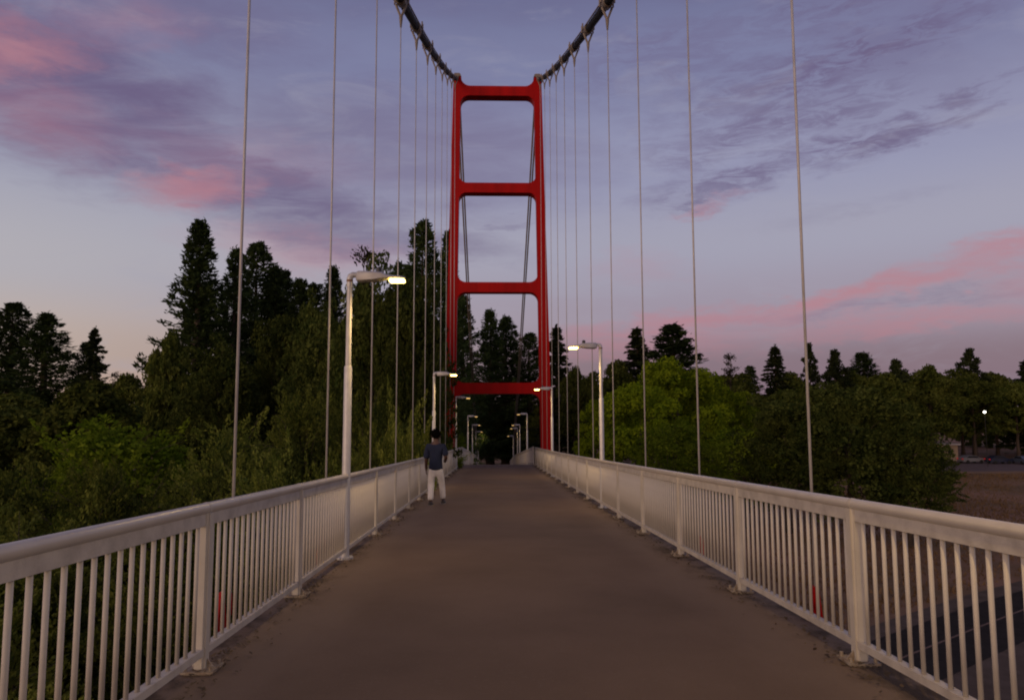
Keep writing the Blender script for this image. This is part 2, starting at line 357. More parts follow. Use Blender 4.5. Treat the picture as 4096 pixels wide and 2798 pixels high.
# dry grass tufts on the bank by the path
def tufts(name, n, area, m, seed, h=(.12,.4)):
    rg = np.random.default_rng(seed)
    x = rg.uniform(area[0], area[1], n); y = rg.uniform(area[2], area[3], n)
    # keep off path
    P = np.array(pc); yc = np.interp(x, P[:,0], P[:,1]); keep = (y > yc+4.0) | (y < yc-5.8)
    x, y = x[keep], y[keep]; n = len(x)
    a = rg.uniform(0, 2*np.pi, n); hh = rg.uniform(h[0], h[1], n); w = rg.uniform(.04,.12,n)
    c = np.stack([x, y, np.full(n, G-.1)], 1); d = np.stack([np.cos(a), np.sin(a), np.zeros(n)], 1)*w[:,None]
    tip = c + np.stack([rg.normal(0,.12,n), rg.normal(0,.12,n), hh], 1)
    v = np.stack([c-d, c+d, tip], 1).reshape(-1,3)
    me = bpy.data.meshes.new(name); me.vertices.add(len(v)); me.vertices.foreach_set('co', v.ravel().astype(np.float32))
    me.loops.add(3*n); me.loops.foreach_set('vertex_index', np.arange(3*n, dtype=np.int32))
    me.polygons.add(n); me.polygons.foreach_set('loop_start', (np.arange(n)*3).astype(np.int32)); me.polygons.foreach_set('loop_total', np.full(n,3,np.int32))
    me.update(calc_edges=True); me.materials.append(m); return link(name, me)
MT['straw'] = leaf_mat('dry_straw', (.15,.09,.045), (.25,.16,.085), .0, .2)
tag(tufts('grass', 60000, (4,90,18,108), MT['straw'], 3), 'dry brown grass over the bank below the right railing', 'grass', kind='stuff')

# ------------------------------------------------------------------ bridge deck (setting)
HALF = 2.56
def strip_deck(name, x0, x1, y0, y1, dz0, dz1, m, step=2.0):
    bm = bmesh.new(); prev = None; k = max(1, int(round((y1-y0)/step)))
    for i in range(k+1):
        y = y0 + (y1-y0)*i/k; z = deckz(y)
        ring = [bm.verts.new((x0,y,z+dz0)), bm.verts.new((x0,y,z+dz1)), bm.verts.new((x1,y,z+dz1)), bm.verts.new((x1,y,z+dz0))]
        if prev:
            for j in range(4): bm.faces.new((prev[j], prev[(j+1)%4], ring[(j+1)%4], ring[j]))
        else: bm.faces.new(ring)
        prev = ring
    bm.faces.new(list(reversed(prev)))
    return build(name, bm, m)
tag(strip_deck('bridge_deck', -HALF, HALF, -12, 46.0, -.22, 0, MT['deck']), kind='structure')
tag(strip_deck('side_span_deck', -HALF, HALF, 46.02, 124, -.25, .03, MT['pale']), kind='structure')
# leaf litter and dirt gathered along the foot of both railings
def litter(side, seed):
    rg = np.random.default_rng(seed); n = 2600
    y = rg.uniform(1.5, 45, n); y = np.where(rg.random(n) < .55, 5.184 + 2.438*np.round((y-5.184)/2.438) + rg.normal(.1,.35,n), y)
    x = side*(2.40 - np.abs(rg.normal(0,.13,n)))
    s = rg.uniform(.008,.028,n); a = rg.uniform(0,6.28,n)
    z = np.array([deckz(q) for q in y]) + .012 + rg.uniform(0,.022,n)
    c = np.stack([x,y,z],1); u = np.stack([np.cos(a),np.sin(a),rg.normal(0,.3,n)],1)*s[:,None]; w = np.stack([-np.sin(a),np.cos(a),rg.normal(0,.3,n)],1)*(s*.6)[:,None]
    return np.stack([c-u,c-w,c+u,c+w],1)
def quads_mesh(name, q, m, m2=None, n2=0):
    n = len(q); me = bpy.data.meshes.new(name)
    me.vertices.add(4*n); me.vertices.foreach_set('co', q.reshape(-1).astype(np.float32))
    me.loops.add(4*n); me.loops.foreach_set('vertex_index', np.arange(4*n, dtype=np.int32))
    me.polygons.add(n); me.polygons.foreach_set('loop_start', (np.arange(n)*4).astype(np.int32)); me.polygons.foreach_set('loop_total', np.full(n,4,np.int32))
    me.update(calc_edges=True); me.materials.append(m)
    if m2 is not None:
        me.materials.append(m2); idx = np.zeros(n, np.int32); idx[n-n2:] = 1; me.polygons.foreach_set('material_index', idx)
    return me
for s, sd, w in ((-1,11,'left'),(1,12,'right')):
    tag(link('leaf_litter', quads_mesh('leaf_litter', litter(s, sd), MT['litter'])), 'brown leaf litter along the foot of the %s railing' % w, 'leaf litter', kind='stuff')

# red stiffening girder, floor beams and hanger brackets under each edge
S, H0, HX = 3.508, 6.424, 2.622
for s, w in ((-1,'left'),(1,'right')):
    t = thing('edge_girder', (s*2.66, 0, 0), 'red steel girder along the %s edge of the walkway, seen behind the pickets' % w, 'girder')
    bm = bmesh.new(); prev = None
    for i in range(30):
        y = -12 + 2*i; z = deckz(y)
        ring = [bm.verts.new((-.06,y,z-.80)), bm.verts.new((-.06,y,z-.24)), bm.verts.new((.09,y,z-.24)), bm.verts.new((.09,y,z-.80))]
        if prev:
            for j in range(4): bm.faces.new((prev[j], prev[(j+1)%4], ring[(j+1)%4], ring[j]))
        else: bm.faces.new(ring)
        prev = ring
    bm.faces.new(list(reversed(prev)))
    build('beam', bm, MT['red'], t)
    for n in range(-2, 11):
        y = H0 + S*n; z = deckz(y)
        bm = bmesh.new()
        prism(bm, [(y-.16,z-.24),(y+.16,z-.24),(y+.10,z+.05),(y+.035,z+.30),(y-.035,z+.30),(y-.10,z+.05)], -.0495, -.0255, 'x')
        build('hanger_bracket', bm, MT['red'], t)

# ------------------------------------------------------------------ railings
WR, P, PH, HH = 2.365, 2.438, 5.184, 1.175
PICK = 19
def railing(side, word):
    t = thing('bridge_railing', (side*WR, 0, 0), 'cream picket railing with round handrail along the %s side of the walkway' % word, 'railing')
    s = side                         # inner face looks towards -s
    y0, y1 = PH-2.438*4, 45.6
    # handrail, fascia, bottom rail follow the deck curve; one length per bay
    nb = int((y1-y0)/P)
    hb = bmesh.new(); pts = []
    for i in range(0, nb*2+1): y = y0+i*P/2; pts.append((0, y, deckz(y)+HH-.041))
    tube(hb, pts, .041, 18); build('handrail', hb, MT['gloss'], t, smooth=True)
    for i in range(nb):
        a, b = y0+i*P+.03, y0+(i+1)*P-.03
        za, zb = deckz(a), deckz(b)
        bm = bmesh.new()
        v = []
        for (y, z) in ((a,za),(b,zb)):
            v.append([bm.verts.new((x,y,z+h)) for x,h in ((-.022,HH-.160),(.022,HH-.160),(.022,HH-.070),(-.022,HH-.070))])
        for j in range(4): bm.faces.new((v[0][j], v[0][(j+1)%4], v[1][(j+1)%4], v[1][j]))
        bm.faces.new(v[0]); bm.faces.new(list(reversed(v[1])))
        build('fascia', bm, MT['fascia'], t)
        bm = bmesh.new(); v = []
        for (y, z) in ((a,za),(b,zb)):
            v.append([bm.verts.new((x,y,z+h)) for x,h in ((-.034,.115),(.034,.115),(.034,.165),(-.034,.165))])
        for j in range(4): bm.faces.new((v[0][j], v[0][(j+1)%4], v[1][(j+1)%4], v[1][j]))
        bm.faces.new(v[0]); bm.faces.new(list(reversed(v[1])))
        build('bottom_rail', bm, MT['fascia'], t)
    bm = bmesh.new(); tube(bm, [(0,-.018,HH-.041),(0,.018,HH-.041)], .0435, 16); jm = smooth_angle(build('rail_joint', bm, MT['fascia'], t))
    for i in range(nb+1):
        o = jm if i == 0 else jm.copy()
        if i: COL.objects.link(o); o.parent = t
        o.location = (0, y0+i*P, deckz(y0+i*P))
    # posts with foot plates
    bm = bmesh.new(); box(bm, -.045,.045,-.05,.05, .03, HH-.072); bmesh.ops.bevel(bm, geom=[e for e in bm.edges if abs(e.verts[0].co.z-e.verts[1].co.z) > .5], offset=.018, segments=3, affect='EDGES')
    post0 = smooth_angle(build('post', bm, MT['paint'], t))
    bm = bmesh.new(); box(bm, -.125,.10,-.10,.10, .014,.030); box(bm, -.105,.08,-.085,.085, 0,.014)
    for bx in (-.10,.075):
        for by in (-.072,.072): tube(bm, [(bx,by,.030),(bx,by,.062)], .013, 6)
    prism(bm, [(-.047,.030),(-.10,.030),(-.047,.09)], -.006,.006, 'y')
    plate0 = build('base_plate', bm, MT['plate'], post0)
    poles = (10.07, 24.7, 38.6) if side < 0 else (2.75, 17.4, 32.0)
    for i in range(nb+1):
        y = y0+i*P
        if any(abs(y-q) < .6 for q in poles): continue
        o, pl = (post0, plate0) if i == 0 else (post0.copy(), plate0.copy())
        if i: COL.objects.link(o); COL.objects.link(pl); o.parent = t; pl.parent = o
        o.location = (0, y, deckz(y))
        if s > 0: pl.rotation_euler.z = 0
        else: pl.rotation_euler.z = math.pi
    # pickets: the 300 nearest as single parts, the rest as one
    bm = bmesh.new(); tube(bm, [(0,0,.150),(0,0,HH-.150)], .0145, 8)
    pm = build('picket', bm, MT['paint'], t, smooth=True)
    ys = [y0 + i*P + P*k/PICK for i in range(nb) for k in range(1, PICK)]
    first = True; vis = [y for y in ys if y > 1.2]; back = [y for y in ys if y <= 1.2]
    far = vis[290:] + back
    for y in vis[:290]:
        o = pm if first else pm.copy()
        if not first: COL.objects.link(o); o.parent = t
        first = False
        o.location = (0, y, deckz(y))
    bm = bmesh.new()
    for y in far: tube(bm, [(0,y,deckz(y)+.150),(0,y,deckz(y)+HH-.150)], .0145, 6)
    tag(build('far_picket', bm, MT['paint'], t, smooth=True), kind='stuff')
    return t
railing(-1, 'left'); railing(1, 'right')
def side_railing(side, word):
    t = thing('side_span_railing', (side*WR, 0, 0), 'pale railing dropping away beyond the tower on the %s side' % word, 'railing')
    y0, y1 = 46.6, 112.0
    nb = int((y1-y0)/P)
    hb = bmesh.new(); tube(hb, [(0,y0+i*P,deckz(y0+i*P)+HH-.03) for i in range(nb+1)], .056, 8); build('handrail', hb, MT['paint'], t, smooth=True)
    for nm, h0, h1, w in (('fascia',HH-.20,HH-.075,.022),('bottom_rail',.14,.19,.034)):
        bm = bmesh.new(); prev = None
        for i in range(nb+1):
            y = y0+i*P; z = deckz(y); ring = [bm.verts.new((x,y,z+h)) for x,h in ((-w,h0),(w,h0),(w,h1),(-w,h1))]
            if prev:
                for j in range(4): bm.faces.new((prev[j], prev[(j+1)%4], ring[(j+1)%4], ring[j]))
            prev = ring
        build(nm, bm, MT['fascia'], t)
    bm = bmesh.new(); box(bm, -.045,.045,-.05,.05,.03,HH-.08); p0 = build('post', bm, MT['paint'], t)
    for i in range(nb+1):
        o = p0 if i == 0 else p0.copy()
        if i: COL.objects.link(o); o.parent = t
        o.location = (0, y0+i*P, deckz(y0+i*P))
    bm = bmesh.new()
    for i in range(nb):
        for k in range(1, PICK):
            y = y0+i*P+P*k/PICK; z = deckz(y); tube(bm, [(0,y,z+.17),(0,y,z+HH-.19)], .0145, 4)
    tag(build('picket', bm, MT['paint'], t), kind='stuff')
side_railing(-1,'left'); side_railing(1,'right')

# ------------------------------------------------------------------ tower
TY, TD = 43.6, .80
outer = lambda z: 3.37 - .0225*z
inner = lambda z: 2.68 - .0135*z
t = thing('bridge_tower', (0, TY, G), 'tall red steel portal tower with four crossbeams straddling the walkway', 'tower')
TOPZ = 23.3
for s in (-1, 1):
    bm = bmesh.new()
    zs = [G-.5, 0, 6, 12, 18, TOPZ-.02]
    prev = None
    for z in zs:
        xo, xi = outer(z), inner(z)
        prof = [(xi,0),(xo-.02,0),(xo,.02),(xo,TD-.02),(xo-.02,TD),(xi,TD)]
        ring = [bm.verts.new((s*x, y, z-G)) for x, y in prof]
        if prev:
            n = len(ring)
            for j in range(n): bm.faces.new((prev[j], prev[(j+1)%n], ring[(j+1)%n], ring[j]))
        else: bm.faces.new(ring)
        prev = ring
    bm.faces.new(list(reversed(prev)))
    build('leg', bm, MT['red'], t)
    bm = bmesh.new()
    xo, xi = outer(TOPZ), inner(TOPZ); xc = (xo+xi)/2
    prism(bm, [(s*(xi-.02),TOPZ-G),(s*(xo+.02),TOPZ-G),(s*(xo-.03),TOPZ-G+.14),(s*(xc+.14),TOPZ-G+.20),(s*(xc-.14),TOPZ-G+.20),(s*(xi+.03),TOPZ-G+.14)], -.05, TD+.05)
    build('saddle', bm, MT['band'], t)
def fillet(xe, ze, r, sx, sz, n=9, skip=False):
    """concave quarter arc from the leg face (xe, ze+sz*r) to the beam edge (xe-sx*r, ze)"""
    cx_, cz = xe - sx*r, ze + sz*r
    return [(cx_ + sx*r*math.cos(a), cz - sz*r*math.sin(a)) for a in (math.pi/2*k/(n-1) for k in range(n))]
BE = .004
for zt, zb, rt, rb in ((22.68,22.03,.60,.55),(16.25,15.61,.50,.50),(9.82,9.18,.55,.55),(3.47,2.79,.55,.60)):
    bm = bmesh.new()
    xt, xb = inner(zt)-.0, inner(zb)
    top_r = fillet(inner(zt+rt), zt, rt, 1, 1)                  # from leg down to beam top, right side
    bot_r = fillet(inner(zb-rb), zb, rb, 1, -1)
    right = list(reversed(top_r))[:] + []                       # beam top -> leg
    poly = [(x, z-G) for x, z in reversed(top_r)] + [(x, z-G) for x, z in bot_r]
    poly = poly + [(-x, z) for x, z in reversed(poly)]
    prism(bm, poly, BE, TD-BE)
    bmesh.ops.triangulate(bm, faces=[f for f in bm.faces if len(f.verts) > 4])
    build('crossbeam', bm, MT['red'], t)

# ------------------------------------------------------------------ main cables, hangers, backstays
cz = lambda y: 6.507 + .28919*y + .00209*y*y
ordinal = ['nearest','second','third','fourth','fifth','sixth','seventh','eighth','ninth','tenth','last']
for s, w in ((-1,'left'),(1,'right')):
    t = thing('main_cable', (s*HX, TY+TD/2, TOPZ), 'dark suspension cable with cast clamps sweeping up to the %s top of the tower' % w, 'cable')
    bm = bmesh.new(); pts = [(0, y-(TY+TD/2), cz(y)-TOPZ) for y in [-6+i*2.0 for i in range(24)]]
    pts += [(0, -1.2, cz(42.8)-TOPZ), (0, 0, .16)]
    tube(bm, pts, .108, 12); build('cable', bm, MT['cable'], t, smooth=True)
    bm = bmesh.new()
    for i in range(3):                                  # hand ropes lashed along the cable
        pass
    tube(bm, [(p[0]-s*.10, p[1], p[2]+.10) for p in pts], .022, 6); build('lashing_rope', bm, MT['band'], t, smooth=True)
    for n in range(0, 11):
        y = H0+S*n; z = cz(y); sl = .28919+2*.00209*y; d = Vector((0,1,sl)).normalized(); up = Vector((0,-sl,1)).normalized()
        c = Vector((0, y-(TY+TD/2), z-TOPZ))
        bm = bmesh.new(); tube(bm, [c-d*.24, c-d*.20, c+d*.20, c+d*.24], [.125,.145,.145,.125], 12)
        for k in (-1,1):
            tube(bm, [c+Vector((.175*k,-.1,-.05)), c+Vector((.175*k,-.1,.14))], .025, 6); tube(bm, [c+Vector((.175*k,.1,-.05)), c+Vector((.175*k,.1,.17))], .025, 6)
        build('cable_band', bm, MT['band'], t)
    for n in range(0, 11):
        y = H0+S*n; z1 = cz(y); z0 = deckz(y)
        lab = ('%s steel hanger rope on the %s side of the walkway, hung from the %s cable' % (ordinal[n], w, w)) if n < 10 else ('steel hanger rope in front of the %s tower leg, last of its row' % w)
        h = thing('hanger_rope', (s*HX, y, z0), lab, 'hanger', 'hanger ropes between the cables and the deck')
        bm = bmesh.new(); tube(bm, [(0,0,.28),(0,0,z1-z0-.55)], .0135, 8); build('rope', bm, MT['rope'], h, smooth=True)
        bm = bmesh.new(); tube(bm, [(0,0,z1-z0-.72),(0,0,z1-z0-.50),(0,0,z1-z0-.40)], [.022,.045,.05], 8)
        for k in (-1,1): tube(bm, [(0,0,z1-z0-.46),(k*.13,0,z1-z0-.12)], [.03,.035], 6)
        build('cable_socket', bm, MT['band'], h)
        bm = bmesh.new(); tube(bm, [(0,0,.10),(0,0,.20),(0,0,.29)], [.022,.022,.016], 8); build('deck_socket', bm, MT['red'], h, smooth=True)
    b = thing('backstay', (s*HX, TY+TD/2, TOPZ), 'twin strand backstay falling from the %s tower top to the far bank' % w, 'cable', 'backstays behind the tower')
    for k in (-1, 1):
        bm = bmesh.new(); tube(bm, [(k*.085, 0, .10), (k*.085, 29, -14.6), (k*.085, 57.5, -27.6)], .06, 8)
        build('strand', bm, MT['cable'] if False else MT['band'], b, smooth=True)

# ------------------------------------------------------------------ street lamps
def make_lamp(lit=True):
    root = bpy.data.objects.new('street_lamp', None); COL.objects.link(root)
    bm = bmesh.new(); tube(bm, [(0,0,.03),(0,0,2.68),(0,0,2.70)], [.060,.055,.047], 14)
    tube(bm, [(0,0,.0),(0,0,.03)], .12, 8)
    build('lower_pole', bm, MT['galv'], root, smooth=False); smooth_angle(root.children[-1])
    bm = bmesh.new(); tube(bm, [(0,0,2.60),(0,0,3.76)], [.041,.038], 12); smooth_angle(build('upper_pole', bm, MT['galv'], root))
    bm = bmesh.new(); tube(bm, [(0,0,3.745),(0,0,3.775)], .047, 12); build('collar', bm, MT['rust'], root)
    bm = bmesh.new(); tube(bm, [(0,0,3.76),(0,0,3.89),(.012,0,3.93),(.045,0,3.95),(.14,0,3.95)], [.045,.046,.046,.044,.036], 12); smooth_angle(build('elbow', bm, MT['galv'], root), 60)
    # housing: a flattened tapering body
    bm = bmesh.new(); prev = None
    for x, hw, zt, zb in ((.085,.05,4.085,3.965),(.11,.085,4.10,3.945),(.30,.11,4.095,3.955),(.41,.11,4.085,3.975),(.47,.10,4.05,3.985),(.56,.10,4.035,3.985),(.66,.09,4.025,3.985),(.70,.07,4.015,3.99)):
        ring = [bm.verts.new((x*1.14,yy*hw,zz-.10)) for yy,zz in ((-1,zb+.015),(-1,zt-.03),(-.6,zt),(.6,zt),(1,zt-.03),(1,zb+.015),(.7,zb),(-.7,zb))]
        if prev:
            for j in range(8): bm.faces.new((prev[j], prev[(j+1)%8], ring[(j+1)%8], ring[j]))
        else: bm.faces.new(ring)
        prev = ring
    bm.faces.new(list(reversed(prev)))
    smooth_angle(build('housing', bm, MT['head'], root), 50)
    bm = bmesh.new(); tube(bm, [(.42,0,3.97),(.42,0,4.05),(.42,0,4.065)], [.042,.042,.02], 10); build('photocell', bm, MT['black'], root)
    bm = bmesh.new(); v = box(bm, .575,.795,-.075,.075, 3.842,3.883)
    build('lens', bm, MT['lens'], root, bevel=.012)
    for c_ in root.children:
        if not c_.name.startswith('lower'): c_.location.z = .07
    root.children[0].scale.z = 1.027
    ld = bpy.data.lights.new('lamp_light', 'SPOT'); ld.energy = 150; ld.color = (1,.66,.24); ld.spot_size = R(162); ld.spot_blend = .8; ld.shadow_soft_size = .10
    lo = bpy.data.objects.new('lamp_light', ld); COL.objects.link(lo); lo.parent = root; lo.location = (.68,0,3.82)
    return root
lamp_spec = [(-1,10.07,'lit lamp post at the left railing, its lower pole in front of the pickets'),
 (-1,24.7,'lit lamp post at the left railing, half hidden behind the walker'),
 (-1,38.6,'lamp post by the red left tower leg, at the left railing'),
 (-1,58.0,'first lamp post beyond the tower in the left row'),
 (-1,70.7,'second lamp post beyond the tower in the left row'),
 (-1,85.0,'third lamp post beyond the tower in the left row'),
 (-1,99.0,'farthest lamp post of the left row, only its glowing lens clear of the trees'),
 (1,2.75,'lamp post over the right railing close beside the viewer'),
 (1,17.40,'lit lamp post rising behind the right railing before the yellow green trees'),
 (1,32.0,'lit lamp post in front of the red right tower leg'),
 (1,55.6,'first lamp post beyond the tower in the right row'),
 (1,70.9,'second lamp post beyond the tower in the right row, one of a close pair'),
 (1,77.6,'third lamp post beyond the tower in the right row, farther of a close pair'),
 (1,93.7,'farthest lamp post of the right row beyond the tower')]
_dim = {}
def dim_lens(me):
    if 'm' not in _dim: _dim['m'] = me.copy(); _dim['m'].materials.clear(); _dim['m'].materials.append(MT['lens_dim'])
    return _dim['m']
def dim_light(ld):
    if 'l' not in _dim: _dim['l'] = ld.copy(); _dim['l'].energy = 70
    return _dim['l']
lamp0 = None
for s, y, lab in lamp_spec:
    if lamp0 is None: lamp0 = make_lamp(); o = lamp0
    else: o = copy_tree(lamp0)
    if y > 38:                                   # the farther lamps burn dimmer
        for c in o.children:
            if c.name.startswith('lens'):
                c.data = dim_lens(c.data)
            if c.type == 'LIGHT': c.data = dim_light(c.data)
    o.location = (s*(WR+.03) if s > 0 else s*(WR+.005), y if y > 40 else PH + P*round((y-PH)/P), deckz(y)); o.rotation_euler.z = math.pi if s > 0 else 0
    tag(o, lab, 'street lamp', 'street lamps along both railings')

# ------------------------------------------------------------------ trees
BODY = 14000
rng = np.random.default_rng(5)
def unit(v): return v/np.maximum(np.linalg.norm(v, axis=-1, keepdims=True), 1e-9)
def leaves(c, size, rg, aspect=.55, nrm=None, var=.4, along=None):
    n = len(c)
    if along is None: a = unit(rg.normal(size=(n,3)))
    else: a = unit(along + rg.normal(size=(n,3))*.45)
    b = rg.normal(size=(n,3)) if nrm is None else np.cross(a, nrm + rg.normal(size=(n,3))*.6)
    b = unit(b - a*np.sum(a*b, 1, keepdims=True))
    s = (size*(1 + var*rg.uniform(-1,1,n)))[:,None]
    a, b = a*s*.5, b*s*.5*aspect
    return np.stack([c-a, c+b, c+a, c-b], 1)
def trunk_mesh(name, H, r0, limbs, rg, lean=.02):
    bm = bmesh.new()
    pts = [(0,0,-.3)]; rad = [r0*1.25]
    k = 7
    for i in range(1, k+1):
        h = H*i/k; pts.append((rg.normal(0,lean)*h*.3, rg.normal(0,lean)*h*.3, h)); rad.append(max(r0*(1-i/k)**.8, .02))
    tube(bm, pts, rad, 8)
    for (p0, p1, r) in limbs:
        p0, p1 = Vector(p0), Vector(p1); mid = p0.lerp(p1, .5) + Vector((0,0,(p1-p0).length*.08))
        tube(bm, [p0, mid, p1], [r, r*.65, r*.2], 5, False)
    bmesh.ops.recalc_face_normals(bm, faces=bm.faces)
    me = bpy.data.meshes.new(name); bm.to_mesh(me); bm.free(); me.materials.append(MT['bark'])
    me.polygons.foreach_set('use_smooth', [True]*len(me.polygons)); return me
def redwood(seed, H=28., Rr=3.6, power=.85, droop=.0):
    """dense pointed conifer: feathery branches that sweep out and turn up at the tip"""
    rg = np.random.default_rng(seed); C = []; A = []; limbs = []
    nb = 270; off_ = rg.uniform(0, 6.28)
    for i in range(nb):
        u = ((i+rg.random())/nb)**.88; z = 1.5 + (H-1.9)*u
        az_ = i*2.39996 + rg.normal(0,.35)
        side_ = 1 + .22*math.sin(az_*2+off_+z*.22) + .14*math.sin(az_*3+z*.55+off_*2)     # uneven outline
        prof = Rr*(1-u)**power*side_ + .16
        ln = prof*(rg.uniform(.72,1.05) if rg.random() < .78 else rg.uniform(.4,1.3))
        d = np.array([math.cos(az_), math.sin(az_), 0.])
        if math.sin(az_*2.3+z*.9+off_)*math.sin(z*.47+off_*3) > .52 and u < .93: ln *= .45        # bays of sky in the outline
        if rg.random() < .30:                                                       # upturned plume at the branch end
            r = (.22+.50*(1-u))*rg.uniform(.7,1.4); k_ = int(150*r*r)+30
            q = unit(rg.normal(size=(k_,3)))*(rg.uniform(0,1,k_)**.4)[:,None]
            C.append(np.array([0,0,z+.22*ln+r*.3]) + d*ln*rg.uniform(.8,1.08) + q*np.array([r*.75,r*.75,r*1.35])); A.append(np.tile(d*.5+np.array([0,0,.9]), (k_,1)))
        m = int(20+74*ln/Rr); tt = rg.uniform(.06,1,m)**.62
        rise = (-.18-droop)*tt + .40*tt**2.2
        side = np.array([-d[1], d[0], 0])
        wid = (.10+.34*np.sin(np.clip(tt,0,1)*2.7))*(.35+.65*ln/Rr)
        c = np.array([0,0,z]) + d*ln*tt[:,None] + np.array([0,0,1.])*(rise*ln)[:,None] + side*(rg.normal(size=m)*wid)[:,None] + rg.normal(size=(m,3))*np.array([.09,.09,.17])
        C.append(c); A.append(np.stack([d[0]+rg.normal(0,.3,m)*side[0]*2, d[1]+rg.normal(0,.3,m)*side[1]*2, -.1+.9*tt], 1))
        if i % 4 == 0: limbs.append((np.array([0,0,z]), np.array([0,0,z])+d*ln*.9+np.array([0,0,.1*ln]), .05*(1-u)+.015))
    k_ = 90; C.append(np.array([0,0,H-.9]) + rg.normal(size=(k_,3))*np.array([.20,.20,.42])); A.append(np.tile([0,0,1.], (k_,1)))
    C = np.concatenate(C); A = np.concatenate(A)
    return leaves(C, np.full(len(C), .40), rg, .32, along=A), trunk_mesh('trunk', H*.97, .42, limbs, rg, .004)
def pine(seed, H=22., Rr=4.):
    """open irregular crown: flattish clumps on bare limbs, widest below the top"""
    rg = np.random.default_rng(seed); C = []; A = []; limbs = []
    for i in range(105):
        u = .30+.70*((i+rg.random())/105); z = H*u
        prof = Rr*.85*(1-((u-.45)/.56)**1.6 if u > .45 else .95)*rg.uniform(.15,1.0)
        prof = max(prof, .1); az_ = i*2.4+rg.normal(0,.4); d = np.array([math.cos(az_), math.sin(az_), rg.uniform(.0,.35)])
        p0 = np.array([0,0,max(z-.25*prof-.6, 2.)]); p1 = np.array([0,0,z-.5])+d*prof
        limbs.append((p0, p1, .06*(1.15-u)))
        r = rg.uniform(.45,.95)*(1.3-.65*u); m = int(190*r*r)+34
        q = unit(rg.normal(size=(m,3)))*(rg.uniform(0,1,m)**.45)[:,None]
        C.append(p1+q*np.array([r*1.1,r*1.1,r*.85])); A.append(q+np.array([0,0,.7]))
    C = np.concatenate(C); A = np.concatenate(A)
    return leaves(C, np.full(len(C), .48), rg, .34, along=A), trunk_mesh('trunk', H*.97, .32, limbs, rg, .006)
def layered(seed, H=23., Rr=4.2):
    rg = np.random.default_rng(seed); C = []; A = []; limbs = []
    z = 3.0
    while z < H-.5:
        u = z/H; prof = Rr*(1-u)**.85+.15
        k = int(rg.integers(3, 6))
        a0 = rg.uniform(0, 6.28)
        for j in range(k):
            az_ = a0 + j*6.28/k + rg.normal(0,.3); ln = prof*rg.uniform(.55,1.15)
            d = np.array([math.cos(az_), math.sin(az_), rg.uniform(-.12,.10)]); p0 = np.array([0,0,z+rg.normal(0,.12)]); p1 = p0+d*ln
            limbs.append((p0, p1, .05*(1-u)+.015))
            m = int(20+110*ln/Rr); tt = rg.uniform(.12,1,m)
            side = np.array([-d[1], d[0], 0])
            c = p0 + (p1-p0)*tt[:,None] + side*(rg.normal(size=(m,1))*.34*ln/Rr*(1.25-tt[:,None])*1.6) + np.stack([np.zeros(m),np.zeros(m),rg.normal(0,.11,m)-.25*tt**2*ln/Rr],1)
            C.append(c); A.append(np.tile(d, (m,1)))
        z += rg.uniform(.42,.80)*(1.15-.6*u)
    C.append(np.array([[0,0,H-.12*k] for k in range(10)]) + rg.normal(size=(10,3))*.05); A.append(np.tile([0,0,1.], (10,1)))
    C = np.concatenate(C); A = np.concatenate(A)
    return leaves(C, np.full(len(C), .50), rg, .40, along=A), trunk_mesh('trunk', H*.98, .34, limbs, rg, .004)
def billow(seed, H=14., Rr=5., nclump=75, per=230, leaf=.36, lobe=(.9,1.6), low=.12, align=.6, shell=.25, surf=(.62,.95)):
    """rounded crown built from many leafy lobes of different size"""
    rg = np.random.default_rng(seed); C = []; Nn = []; limbs = []
    cz_, rz = H*(.5+low/2), H*(.5-low/2)
    for i in range(nclump):
        d = unit(rg.normal(size=3)); d[2] = d[2] if d[2] > -.75 else -d[2]
        rr = rg.uniform(*surf)
        r = rg.uniform(*lobe)
        c = np.array([0,0,cz_]) + d*np.array([Rr-r*.7,Rr-r*.7,rz-r*.7])*rr*(1+.10*math.sin(5*math.atan2(d[1],d[0])+seed))
        if i % 6 == 0: limbs.append(((0,0,max(H*.2, c[2]*.75)), c, .05))
        m = int(per*r*r/1.4)
        q = unit(rg.normal(size=(m,3))); q[:,2] = np.where(q[:,2] < -.35, -q[:,2], q[:,2])
        rad = r*(rg.uniform(shell,1,m)**.25)*(1+.22*np.sin(q[:,0]*6+i)*np.sin(q[:,1]*6+i*2))
        C.append(c+q*rad[:,None]*np.array([1,1,.85])); Nn.append(q)
    C = np.concatenate(C); Nn = np.concatenate(Nn)
    return leaves(C, np.full(len(C), leaf), rg, .62, nrm=Nn/align*.6), trunk_mesh('trunk', H*.72, .30, limbs, rg, .03)
